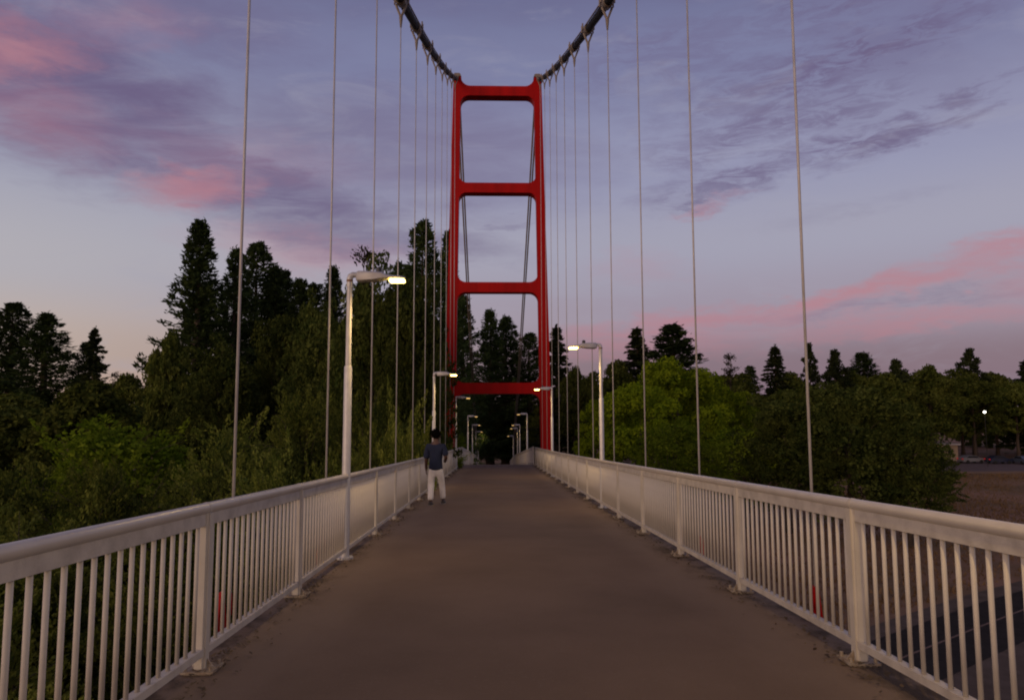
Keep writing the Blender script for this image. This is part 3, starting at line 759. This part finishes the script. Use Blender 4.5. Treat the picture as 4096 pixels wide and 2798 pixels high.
def brush(seed, H=9., Rr=2.6, shoots=210, leaf=.12):
    """many arching shoots with small leaves, spiky outline"""
    rg = np.random.default_rng(seed); C = []; A = []; limbs = []
    for i in range(shoots):
        d = unit(rg.normal(size=3)); d[2] = abs(d[2])*1.25 - .30
        base = np.array([0,0,H*.45]) + d*np.array([Rr*.78,Rr*.78,H*.42])*rg.uniform(.68,1.0)
        up = rg.uniform(.1,1.0); dirn = unit(np.array([d[0]*.9,d[1]*.9,up]) + rg.normal(size=3)*.28)
        ln = rg.uniform(.7,1.9)*(1.35 if rg.random() < .15 else 1.0)*(H/9.)**.5
        m = int(70*ln)+24
        tt = rg.uniform(0,1,m)
        bend = np.stack([np.zeros(m),np.zeros(m),-.30*ln*tt**2*rg.uniform(-.3,1)],1)
        spread = .17*(1-tt)+.035
        c = base + dirn*ln*tt[:,None] + bend + rg.normal(size=(m,3))*spread[:,None]
        C.append(c); A.append(np.tile(dirn, (m,1)))
        if i % 9 == 0: limbs.append(((0,0,H*.12), base, .05)); 
        if i % 3 == 0: limbs.append((base, base+dirn*ln*.95, .014))
    # leafy body behind the shoots
    m = BODY; q = unit(rg.normal(size=(m,3))); rad = rg.uniform(0,1,m)**.4
    lump = 1+.22*np.sin(q[:,0]*5+seed)*np.sin(q[:,2]*7+seed)+.15*np.sin(q[:,1]*9)
    body = np.array([0,0,H*.42]) + q*np.array([Rr*.70,Rr*.70,H*.40])*(rad*lump)[:,None]
    C.append(body); A.append(q*.6+np.array([0,0,.5]))
    C = np.concatenate(C); A = np.concatenate(A); sz = np.concatenate([np.full(len(C)-m, leaf), np.full(m, leaf*1.55)])
    return leaves(C, sz, rg, .46, along=A), trunk_mesh('trunk', H*.6, .12, limbs, rg, .05)
def bare(seed, H=17., Rr=1.6):
    rg = np.random.default_rng(seed); C = []; A = []; limbs = []
    for i in range(46):
        z = rg.uniform(H*.35, H*.97); az_ = rg.uniform(0,6.28); ln = Rr*rg.uniform(.5,1.2)*(1.15-z/H*.7)
        d = np.array([math.cos(az_), math.sin(az_), rg.uniform(.4,1.3)]); d = d/np.linalg.norm(d)
        p0 = np.array([0,0,z]); p1 = p0+d*ln; limbs.append((p0,p1,.035))
        m = 30; tt = rg.uniform(.3,1.05,m); C.append(p0+(p1-p0)*tt[:,None]+rg.normal(size=(m,3))*.16); A.append(np.tile(d,(m,1)))
    C = np.concatenate(C); A = np.concatenate(A)
    return leaves(C, np.full(len(C), .24), rg, .5, along=A), trunk_mesh('trunk', H*.98, .14, limbs, rg, .02)

VAR = {}
def variants(kind, makers, m, H, Rr):
    lst = []
    for q, tr in makers: lst.append((quads_mesh('crown', q, m), tr))
    VAR[kind] = (lst, H, Rr)
variants('redwood', [redwood(1,power=.62), redwood(2,power=.52), redwood(3,power=.72,droop=.12), redwood(4,power=.58), redwood(5,power=.66,droop=.06)], LF['redwood'], 28., 3.6)
variants('layered', [layered(i) for i in (1,2)], LF['layered'], 23., 4.2)
variants('pine', [pine(i) for i in (1,2,3)], LF['layered'], 22., 4.)
variants('broad', [billow(i, 14., 5., 70, 190, .42) for i in (1,2)], LF['broad'], 14., 5.)
variants('bright', [billow(i, 13., 5., 78, 430, .25, (.75,1.5), .04, .22, .6, (.86,1.08)) for i in (5,6)], LF['bright'], 13., 5.)
def oak(seed):
    q, tr = billow(seed, 13., 4.2, 95, 270, .25, (.45,1.4), .0, .45, .4, (.60,1.08))
    b, _ = brush(seed+20, 13., 4.7, 260, .17)
    return np.concatenate([q, b[:-BODY]]), tr
variants('oak', [oak(i) for i in (8,9,10)], LF['oak'], 13., 4.5)
VAR['brush'] = ([(quads_mesh('crown', q, LF['brush'], LF['oak'], BODY), tr) for q, tr in [brush(i) for i in (1,2,3)]], 9., 2.6)
fr = [(quads_mesh('crown', np.concatenate([billow(k, 9., 2.5, 90, 330, .16, (.4,.85), .05, .3, .4)[0], brush(k+30, 9., 2.6, 90, .13)[0][:-BODY]]), LF['fresh']), VAR['brush'][0][k % 2][1]) for k in (12, 13)]
VAR['fresh'] = (fr, 9., 2.6)
variants('bare', [bare(1)], LF['bare'], 17., 1.6)
cnt = {}
def tree(kind, x, y, h, w, label, name, cat='tree', group=None, base=G):
    lst, H, Rr = VAR[kind]; k = cnt.get(kind, 0); cnt[kind] = k+1
    crown, trunk = lst[k % len(lst)]
    t = thing(name, (x, y, base), label, cat, group, rz=k*2.399)
    sx = w/2/Rr*{'redwood':1.95,'layered':1.7,'pine':1.1,'bright':1.08,'oak':.96}.get(kind, 1.0); t.scale = (sx, sx, h/H)
    link('trunk', trunk, t); link('crown', crown, t)
    return t
FAR, BIG, MID, RT, YG, OK_, BR = ('redwoods at the far left', 'tall redwoods left of the tower', 'conifers seen through the tower', 'conifers on the right skyline',
    'yellow green trees behind the right railing', 'dark oaks behind the right railing', 'brushy trees beside the left railing')
# kind, x, y, height, width, label, name, group
T = [
('redwood',-84.4,118,27.2,9.4,'dark redwood cut by the left edge of the view','redwood_tree',FAR),
('redwood',-76.3,112,27.4,8.4,'tallest pointed redwood of the far left clump','redwood_tree',FAR),
('redwood',-68.5,108,25.2,9.0,'broad redwood at the inner side of the far left clump','redwood_tree',FAR),
('redwood',-64.6,112,21.0,5.4,'short dark conifer beside the open layered cedar','redwood_tree',FAR),
('layered',-58.9,104,22.5,6.4,'open cedar with separate level branches, alone against the pale left sky','cedar_tree',None),
('redwood',-29.8,70,29.2,6.0,'tallest columnar redwood of the left group, standing apart at its outer end','redwood_tree',BIG),
('redwood',-28.0,75,27.5,4.6,'slim redwood tucked behind the leftmost hanger rope','redwood_tree',BIG),
('redwood',-27.4,80,29.4,6.0,'wide topped redwood just right of the leftmost hanger rope','redwood_tree',BIG),
('redwood',-24.6,78,26.3,4.8,'rounded redwood beside the wide topped one','redwood_tree',BIG),
('redwood',-21.3,76,24.4,4.6,'small pointed redwood before the gap of sky','redwood_tree',BIG),
('redwood',-19.1,82,27.1,4.4,'narrow spire redwood left of the near lamp pole','redwood_tree',BIG),
('redwood',-12.0,86,28.5,4.4,'redwood tip showing above the near lit lamp','redwood_tree',BIG),
('redwood',-7.6,72,29.8,5.0,'tall redwood left of the tower with the fourth hanger before it','redwood_tree',BIG),
('redwood',-5.8,84,31.9,4.4,'redwood rising close against the left tower leg','redwood_tree',BIG),
('redwood',-5.4,118,29.8,6.0,'redwood seen just inside the left tower leg','redwood_tree',MID),
('redwood',-0.8,124,28.2,6.4,'pointed conifer left of centre in the tower opening','redwood_tree',MID),
('redwood',2.1,130,27.8,7.2,'pointed conifer at the centre of the tower opening','redwood_tree',MID),
('redwood',6.3,126,24.1,7.2,'lower conifer behind the right backstay','redwood_tree',MID),
('layered',9.9,112,23.9,8.2,'layered conifer close outside the right tower leg','cedar_tree',RT),
('layered',24.3,118,24.3,9.7,'wide layered conifer, left of a pair over the yellow green trees','cedar_tree',RT),
('redwood',28.8,112,24.0,12.5,'dense pointed conifer, right of a pair over the yellow green trees','redwood_tree',RT),
('redwood',55.4,150,19.8,5.4,'small dark cone shaped conifer beyond the yellow green trees','redwood_tree',RT),
('layered',56.9,140,23.4,8.8,'slender fir left of the nearest right hanger rope','cedar_tree',RT),
('pine',66.7,146,24.4,7.0,'dark topped fir crossed by the nearest right hanger rope','cedar_tree',RT),
('pine',70.1,142,22.7,9.4,'broad open pine just right of the nearest right hanger rope','redwood_tree',RT),
('redwood',80.3,150,22.7,9.5,'pointed fir standing midway along the right skyline','redwood_tree',RT),
('pine',81.7,140,20.5,10.2,'flat shouldered pine on the right skyline','redwood_tree',RT),
('broad',95.1,150,20.0,9.5,'low rounded crown on the right skyline between two firs','broadleaf_tree',RT),
('pine',104.0,150,23.6,10.8,'open crowned pine, tallest toward the right edge','cedar_tree',RT),
('layered',113,146,20.6,8.0,'small fir nearest the right edge of the view','cedar_tree',RT),
('oak',-7.1,40,17.9,6.4,'bushy dark tree behind the near lit lamp head','oak_tree',None),
('oak',-15.4,60,19.8,6.6,'bushy tree filling the gap left of the near lamp pole','oak_tree',None),
('oak',-4.55,37.5,17.2,5.0,'leafy tree whose branches cross the left tower leg','oak_tree',None),
('oak',-11.5,48,15.5,7.0,'dark round tree between the second and third left hanger ropes','oak_tree',None),
('oak',-22,56,15.5,8,'dark tree at the foot of the tall left redwoods','oak_tree',None),
('redwood',-25.6,84,27.0,5.6,'redwood filling the gap behind the second left hanger rope','redwood_tree',BIG),
('redwood',-22.9,88,26.0,5.6,'dim redwood standing behind the small pointed one','redwood_tree',BIG),
('redwood',-15.8,84,26.2,5.6,'redwood just right of the near lamp pole','redwood_tree',BIG),
('redwood',-9.8,80,26.8,5.8,'redwood behind the near lamp head and the third hanger','redwood_tree',BIG),
('redwood',-31.8,76,23.5,6.0,'lower redwood at the outer flank of the tallest one','redwood_tree',BIG),
('oak',-19.0,62,18.6,7.6,'leafy dark tree under the rounded redwood','oak_tree',None),
('oak',-11.2,58,18.6,7.0,'leafy dark tree between lamp pole and lamp head','oak_tree',None),
('broad',-47.1,92,15.1,8.6,'low round tree under the pale gap of sky at left','broadleaf_tree',None),
('broad',-40.4,86,14.8,8.0,'low round tree right of the pale gap of sky','broadleaf_tree',None),
('broad',-62,92,12.6,14,'dark spreading tree below the open layered cedar','broadleaf_tree',None),
('broad',-78,96,12.6,16,'dark spreading tree below the far left redwoods','broadleaf_tree',None),
('broad',-30.6,66,17.8,5.0,'small leafy tree at the shoulder of the tallest redwood','broadleaf_tree',None),
('broad',-26,68,15,9,'leafy tree low between the tallest redwood and its neighbour','broadleaf_tree',None),
('broad',-32,56,12.4,9,'shadowy round tree above the fresh green one at left','broadleaf_tree',None),
('broad',-44,60,10.9,11,'shadowy round tree behind the brush at far left','broadleaf_tree',None),
('bright',14.4,70,12.4,8.6,'yellow green tree behind the right lamp, second of its row','broadleaf_tree',YG),
('bright',20.8,79,15.3,11.3,'tallest yellow green rounded tree right of the lamp','broadleaf_tree',YG),
('bright',28.4,90,13.4,10.8,'yellow green tree at the right end of its row, next to the dark oaks','broadleaf_tree',YG),
('bright',10.9,71,10.6,5.4,'smallest yellow green tree, left of the right lamp pole','broadleaf_tree',YG),
('fresh',15.0,60,9.4,7.5,'low green tree under the yellow green crowns','broadleaf_tree',YG),
('fresh',20.5,58,9.2,8.0,'low green bushy tree between the yellow green crowns and the railing','broadleaf_tree',YG),
('oak',23.2,56,10.9,9.0,'dark oak crossed by the second right hanger rope','oak_tree',OK_),
('oak',26.3,52,11.9,9.6,'largest dark oak behind the nearest right hanger rope','oak_tree',OK_),
('oak',29.4,50,9.6,6.6,'dark oak at the right end of its row above the field','oak_tree',OK_),
('broad',67.0,118,16.6,12.0,'round olive green tree above the end of the dark oak','broadleaf_tree',None),
('broad',77.0,122,17.1,11.4,'round green tree with a lighter side on the right','broadleaf_tree',None),
('broad',84.5,136,15.8,12.4,'brownish round tree left of the white lamp','broadleaf_tree',None),
('broad',95.7,138,16.6,14,'brownish round tree right of the white lamp','broadleaf_tree',None),
('broad',106,140,16.2,13,'round tree cut by the right edge of the view','broadleaf_tree',None),
('broad',52,112,13.5,12,'dark tree behind the largest oak','broadleaf_tree',None),
('broad',43,104,13.2,12,'dark tree behind the second right hanger rope','broadleaf_tree',None),
('broad',49,138,17.4,12,'dim crown behind the small dark cone shaped conifer','broadleaf_tree',None),
('broad',60.5,142,18.2,12,'dim crown between the slender fir and the dark topped one','broadleaf_tree',None),
('broad',75.2,146,18.6,12,'dim crown between the open pine and the pointed fir','broadleaf_tree',None),
('broad',87.5,146,18.4,12,'dim crown right of the flat shouldered pine','broadleaf_tree',None),
('broad',100,148,19.0,13,'dim crown under the open crowned pine','broadleaf_tree',None),
('broad',109,150,18.6,13,'dim crown at the right edge below the small fir','broadleaf_tree',None),
('broad',36.5,112,15.8,11,'dim crown behind the sparse twiggy tree','broadleaf_tree',None),
('broad',12.1,108,17.1,6.0,'leafy tree right of the tower under the layered conifer','broadleaf_tree',None),
('broad',14.6,104,15.8,6.4,'leafy tree behind the right lamp pole','broadleaf_tree',None),
('broad',19.7,112,18.4,8.4,'dark leafy tree below the pair of conifers','broadleaf_tree',None),
('broad',-3.2,125,12.1,9.0,'dim tree in the lower tower opening at left','broadleaf_tree',None),
('broad',3.1,132,12.6,10.5,'dim tree closing the end of the walkway','broadleaf_tree',None),
('broad',8.4,118,12.0,8.0,'dim tree behind the right tower leg','broadleaf_tree',None),
('fresh',-6.4,64,10.6,5.0,'green tree beside the left tower leg above the railing','broadleaf_tree',None),
('fresh',-5.2,78,9.6,4.4,'green tree inside the left tower leg','broadleaf_tree',None),
('bare',32.6,96,17.9,4.2,'thin sparse tree with see through twigs beyond the yellow green trees','sparse_tree',None),
('bare',-52.5,98,15.5,3.0,'thin bare tree in the pale gap of sky at left','sparse_tree',None),
('bare',-7.9,41,19.6,3.0,'bare twigs reaching above the near lamp head','sparse_tree',None),
]
for k,x,y,h,w,lab,nm,g in T: tree(k,x,y,h,w,lab,nm,'tree',g)
B = [
('brush',-16.2,24,8.6,5.0,'brushy tree with spiky shoots at the left edge of the view'),
('brush',-18.2,31,9.2,5.2,'brushy tree under the far left redwoods'),
('brush',-10.6,16,8.2,4.4,'dark brushy tree close to the left railing near the frame edge'),
('brush',-12.1,22,8.7,4.4,'brushy tree in front of the fresh green tree'),
('fresh',-15.2,29,9.9,7.0,'fresh light green tree standing in the left brush'),
('brush',-10.0,26,10.2,4.8,'brushy tree behind the leftmost hanger rope'),
('brush',-6.9,22,9.2,4.2,'spiky brush tree between the first two left hanger ropes'),
('brush',-8.4,30,11.2,4.6,'tall brush tree below the bushy gap tree'),
('brush',-5.6,30.5,11.3,4.0,'tall spiky brush tree behind the near lamp pole'),
('brush',-4.3,26,10.4,2.9,'spiky shoots behind the third left hanger rope'),
('brush',-4.9,21,9.0,3.2,'brush tree right of the near lamp pole, above the handrail'),
('brush',-6.5,15.5,8.2,3.9,'brush tree over the handrail left of the near lamp pole'),
('brush',-3.05,22.6,10.9,2.1,'slim brush tree veiling the lamp pole beyond the walker'),
('brush',-3.9,33,9.0,2.5,'brush tree behind the walker'),
('brush',-14.7,19,8.7,4.4,'low brush tree at the left, right of the frame edge'),
('brush',-8.9,11,7.6,4.4,'dark brush tree behind the nearest left pickets'),
('brush',-5.8,8.6,6.6,3.8,'low brush tree below the nearest left railing bay'),
('brush',-12.5,13.5,7.6,5.0,'dark brush tree low at the left frame edge'),
('fresh',-4.3,42,8.4,2.2,'green shrub growing up beside the left tower foot'),
('oak',-3.4,129,5.4,7.0,'dim bush closing the far end of the walkway at left'),
('oak',3.2,128,5.2,7.0,'dim bush closing the far end of the walkway at right'),
('oak',34.5,38.5,4.6,4.6,'low dark bush on the dry bank right of the oaks'),
('oak',38.0,41.5,4.4,4.4,'low dark bush near the right edge above the handrail'),
]
for k,x,y,h,w,lab in B: tree(k,x,y,h,w,lab,'brush_tree' if y < 36 and x < 0 else 'bush','shrub' if k == 'oak' or x > 0 else 'tree', BR if (x < 0 and y < 36) else None)
# far wood closing the horizon
def far_wood():
    rg = np.random.default_rng(77); Q = []
    for i in range(150):
        a = R(rg.uniform(-62, 62)); d = rg.uniform(185, 260); h = rg.uniform(11,15); r = rg.uniform(5,9)
        c = np.array([math.sin(a)*d, math.cos(a)*d, G])
        m = 420; q = unit(rg.normal(size=(m,3))); rad = rg.uniform(.3,1,m)**.4*(1+.2*np.sin(q[:,0]*6+i))
        Q.append(leaves(c+np.array([0,0,h*.48])+q*np.array([r,r,h*.52])*rad[:,None], np.full(m,1.5), rg, .7))
    return np.concatenate(Q)
tag(link('far_wood', quads_mesh('far_wood', far_wood(), LF['broad'])), 'dark continuous wood far behind the nearer trees', 'wood', kind='stuff')
# undergrowth carpet below the left brush
def under():
    rg = np.random.default_rng(31); n = 26000
    x = rg.uniform(-40,-2.9,n); y = rg.uniform(1,60,n); z = G-1.0*np.exp(-((x+8)/9)**2)*(y < 60) + np.abs(rg.normal(0,.6,n))
    return leaves(np.stack([x,y,z],1), np.full(n,.34), rg, .5)
tag(link('undergrowth', quads_mesh('undergrowth', under(), LF['oak'])), 'dark tangled undergrowth on the ground left of the bridge', 'undergrowth', kind='stuff')
# weed at the end of the left railing
def weed(x, y, label):
    rg = np.random.default_rng(9); C = []
    for i in range(26):
        d = unit(np.array([rg.normal()*.35, rg.normal()*.35, 1.])); tt = rg.uniform(.1,1,22)
        C.append(d*rg.uniform(.4,1.25)*tt[:,None] + rg.normal(size=(22,3))*.05)
    C = np.concatenate(C)
    o = link('weed', quads_mesh('weed', leaves(C, np.full(len(C),.11), rg, .5), LF['fresh'])); o.location = (x, y, deckz(y)); tag(o, label, 'weed')
weed(-2.22, 41.0, 'green weed growing through the deck by the left tower leg')

# ------------------------------------------------------------------ far right: building, lamp, cars
t = thing('low_building', (86.5,134,G+.2), 'low tan building with pale flat roof beyond the parking lot', 'building')
bm = bmesh.new(); box(bm,-4,3,0,6,0,3.0); build('wall', bm, MT['stucco'], t)
bm = bmesh.new(); box(bm,-4.4,3.4,-.4,6.4,3.0,3.3); build('roof', bm, MT['roofm'], t)
for x in (-2.6, .9):
    bm = bmesh.new(); box(bm,x,x+1.1,-.04,.02,1.0,2.2); w_ = build('window', bm, MT['stucco'], t)
    bm = bmesh.new(); box(bm,x+.1,x+1.0,-.06,-.03,1.1,2.1); build('pane', bm, MT['glass'], w_)
bm = bmesh.new(); box(bm,-.7,.3,-.05,.02,0,2.1); build('door', bm, MT['glass'], t)
t = thing('yard_lamp', (84.9,119.5,G+.2), 'white lamp glowing on a thin pole before the right trees', 'street lamp')
bm = bmesh.new(); tube(bm,[(0,0,0),(0,0,9.2)],[.05,.04],8); build('pole', bm, MT['black'], t)
bm = bmesh.new(); bmesh.ops.create_uvsphere(bm, u_segments=12, v_segments=8, radius=.20); build('lens', bm, MT['lens_far'], t, loc=(0,0,9.35))
def make_car(paint):
    t = bpy.data.objects.new('parked_car', None); COL.objects.link(t)
    bm = bmesh.new(); prism(bm, [(-2.2,.35),(2.2,.35),(2.25,.75),(1.9,.92),(1.0,1.0),(.45,1.42),(-1.1,1.45),(-1.75,1.02),(-2.2,.95)], -.86,.86,'y'); build('body', bm, paint, t, bevel=.05)
    bm = bmesh.new(); prism(bm, [(.9,1.0),(.42,1.36),(-1.05,1.38),(-1.6,1.03)], -.875,.875,'y'); build('window', bm, MT['glass'], t)
    for x in (-1.35,1.35):
        for y in (-.80,.80):
            bm = bmesh.new(); tube(bm,[(x,y-.1,.33),(x,y+.1,.33)],.33,14); build('wheel', bm, MT['tyre'], t)
    for y in (-.62,.62):
        bm = bmesh.new(); box(bm,-2.26,-2.19,y-.14,y+.14,.78,.92); build('tail_light', bm, MT['tail'], t)
    return t
cars = [('car_c',87.5,127.5,.1,'long pale car parked before the tan building'),('car_a',91.6,126.0,.05,'dark car next to the pale parked one'),('car_d',95.2,125,1.4,'grey blue car parked under the trees with red tail lights'),
        ('car_b',98.8,125.4,1.5,'black car parked near the right edge'),('car_d',102.4,125.2,1.5,'parked car cut by the right edge of the view')]
for p_,x,y,rz,lab in cars:
    c = make_car(MT[p_]); c.location = (x,y,G+.2); c.rotation_euler.z = rz; tag(c, lab, 'car', 'cars in the far parking lot')

# ------------------------------------------------------------------ walker
def skinned(name, pts, edges, m, parent, levels=2, root=0):
    me = bpy.data.meshes.new(name); me.from_pydata([p[:3] for p in pts], edges, [])
    o = bpy.data.objects.new(name, me); COL.objects.link(o)
    sk = o.modifiers.new('skin','SKIN'); sk.use_smooth_shade = True
    o.modifiers.new('sub','SUBSURF').levels = levels; o.modifiers['sub'].render_levels = levels
    for i, p in enumerate(pts):
        r = p[3]; o.data.skin_vertices[0].data[i].radius = (r, p[4] if len(p) > 4 else r)
        o.data.skin_vertices[0].data[i].use_root = (i == root)
    dg = bpy.context.evaluated_depsgraph_get(); dg.update()
    me2 = bpy.data.meshes.new_from_object(o.evaluated_get(dg)); o.modifiers.clear(); o.data = me2
    me2.materials.clear(); me2.materials.append(m); me2.polygons.foreach_set('use_smooth', [True]*len(me2.polygons))
    o.parent = parent; return o
w = thing('person', (-1.80,18.6,deckz(18.6)), 'person walking away in a navy short sleeved shirt and white trousers by the left railing', 'person', rz=R(-4))
w.scale = (1.12,1.12,1.07)
# facing +y; x right. pelvis first
pt = [(0,0,.95,.13,.10),(0,.0,1.12,.125,.10),(0,.01,1.30,.15,.105),(0,.0,1.42,.12,.085),(0,.0,1.50,.058),(0,.02,1.57,.07),(0,.025,1.65,.088,.098),(0,.02,1.74,.075,.085),
      (-.17,-.01,1.41,.062),(-.222,-.02,1.14,.046),(-.232,.03,.90,.033),(-.232,.05,.84,.030,.018),
      (.17,-.01,1.41,.062),(.245,-.03,1.15,.046),(.20,.17,1.02,.033),(.17,.24,1.03,.030,.018),
      (-.09,0,.90,.085),(-.105,.03,.50,.058),(-.095,-.16,.10,.040),(-.095,-.05,.045,.036),
      (.09,0,.90,.085),(.125,.14,.50,.058),(.15,.20,.09,.040),(.155,.32,.045,.036)]
ed = [(0,1),(1,2),(2,3),(3,4),(4,5),(5,6),(6,7),(3,8),(8,9),(9,10),(10,11),(3,12),(12,13),(13,14),(14,15),(0,16),(16,17),(17,18),(18,19),(0,20),(20,21),(21,22),(22,23)]
fing = [(-.022,.095),(-.008,.105),(.006,.10),(.02,.08)]
for base_i, d1, sd in ((11, Vector((-.01,.02,-1)).normalized(), Vector((0,1,0))), (15, Vector((-.35,.9,.0)).normalized(), Vector((0,0,1)))):
    b0 = Vector(pt[base_i][:3])
    for o_, ln in fing:
        k = len(pt); p1 = b0 + d1*.04 + sd*o_; p2 = p1 + d1*ln*.45 + Vector((.004,0,0)); p3 = p2 + d1*ln*.4 + Vector((.016,0,0))
        pt += [(*p1,.009),(*p2,.0085),(*p3,.007)]; ed += [(base_i,k),(k,k+1),(k+1,k+2)]
    k = len(pt); p1 = b0 + sd*.04 + d1*.01; p2 = p1 + (sd*.5+d1).normalized()*.045
    pt += [(*p1,.011),(*p2,.009)]; ed += [(base_i,k),(k,k+1)]
body = skinned('body', pt, ed, MT['skin'], w)
# face: nose, ears as small lumps on the hidden front; hair cap as a full round mass
bm = bmesh.new(); tube(bm, [(0,.118,1.685),(0,.142,1.645),(0,.118,1.632)], [.012,.02,.012], 6)
for s in (-1,1): tube(bm, [(s*.088,.02,1.69),(s*.098,.01,1.66),(s*.09,.02,1.62)], [.012,.022,.012], 6)
build('nose_and_ears', bm, MT['skin'], w, smooth=True)
bm = bmesh.new(); bmesh.ops.create_icosphere(bm, subdivisions=4, radius=1.0)
rr = random.Random(3)
for v in bm.verts:
    n = v.co.copy(); j = 1+.06*math.sin(n.x*9+1)*math.sin(n.z*8)+.05*math.sin(n.y*11)+rr.uniform(-.04,.04)
    v.co = Vector((n.x*.108*j, n.y*.120*j-.012, n.z*.128*j)); 
    if v.co.y > .07 and v.co.z < .04: v.co.y = .07
build('hair', bm, MT['hair'], w, loc=(0,.01,1.715))
sh = [(0,0,.80,.185,.135),(0,0,.92,.175,.130),(0,0,1.05,.165,.122),(0,0,1.22,.170,.122),(0,0,1.36,.165,.115),(0,0,1.44,.10,.08),(0,.0,1.48,.07,.065),
      (-.175,-.01,1.405,.085),(-.205,-.015,1.27,.080),(-.220,-.02,1.10,.078),(.175,-.01,1.405,.085),(.222,-.018,1.27,.078),(.243,-.026,1.16,.076)]
skinned('shirt', sh, [(0,1),(1,2),(2,3),(3,4),(4,5),(5,6),(4,7),(7,8),(8,9),(4,10),(10,11),(11,12)], MT['shirt'], w)
tr = [(0,0,.98,.150,.11),(0,0,.86,.13,.11),(-.095,0,.74,.092),(-.108,.03,.50,.080),(-.099,-.11,.22,.072),(-.096,-.145,.10,.070),(.10,.02,.74,.092),(.125,.14,.50,.080),(.145,.185,.22,.072),(.15,.20,.10,.070)]
skinned('trousers', tr, [(0,1),(1,2),(2,3),(3,4),(4,5),(1,6),(6,7),(7,8),(8,9)], MT['trousers'], w)
for x, y in ((-.095,-.16),(.152,.20)):
    bm = bmesh.new(); prev = None
    for yy, hw, ht in ((-.095,.030,.06),(-.07,.042,.095),(0,.045,.10),(.07,.05,.07),(.14,.048,.05),(.185,.03,.035)):
        ring = [bm.verts.new((x+a*hw, y+yy, z)) for a, z in ((-1,.018),(-.95,ht*.6),(-.5,ht),(.5,ht),(.95,ht*.6),(1,.018))]
        if prev:
            for j in range(6): bm.faces.new((prev[j], prev[(j+1)%6], ring[(j+1)%6], ring[j]))
        else: bm.faces.new(ring)
        prev = ring
    bm.faces.new(list(reversed(prev)))
    sho = build('shoe', bm, MT['shoe'], w, smooth=True)
    bm = bmesh.new(); prism(bm, [(y-.10,0),(y+.19,0),(y+.19,.02),(y-.10,.02)], x-.05, x+.05, 'x'); build('sole', bm, MT['sole'], sho)
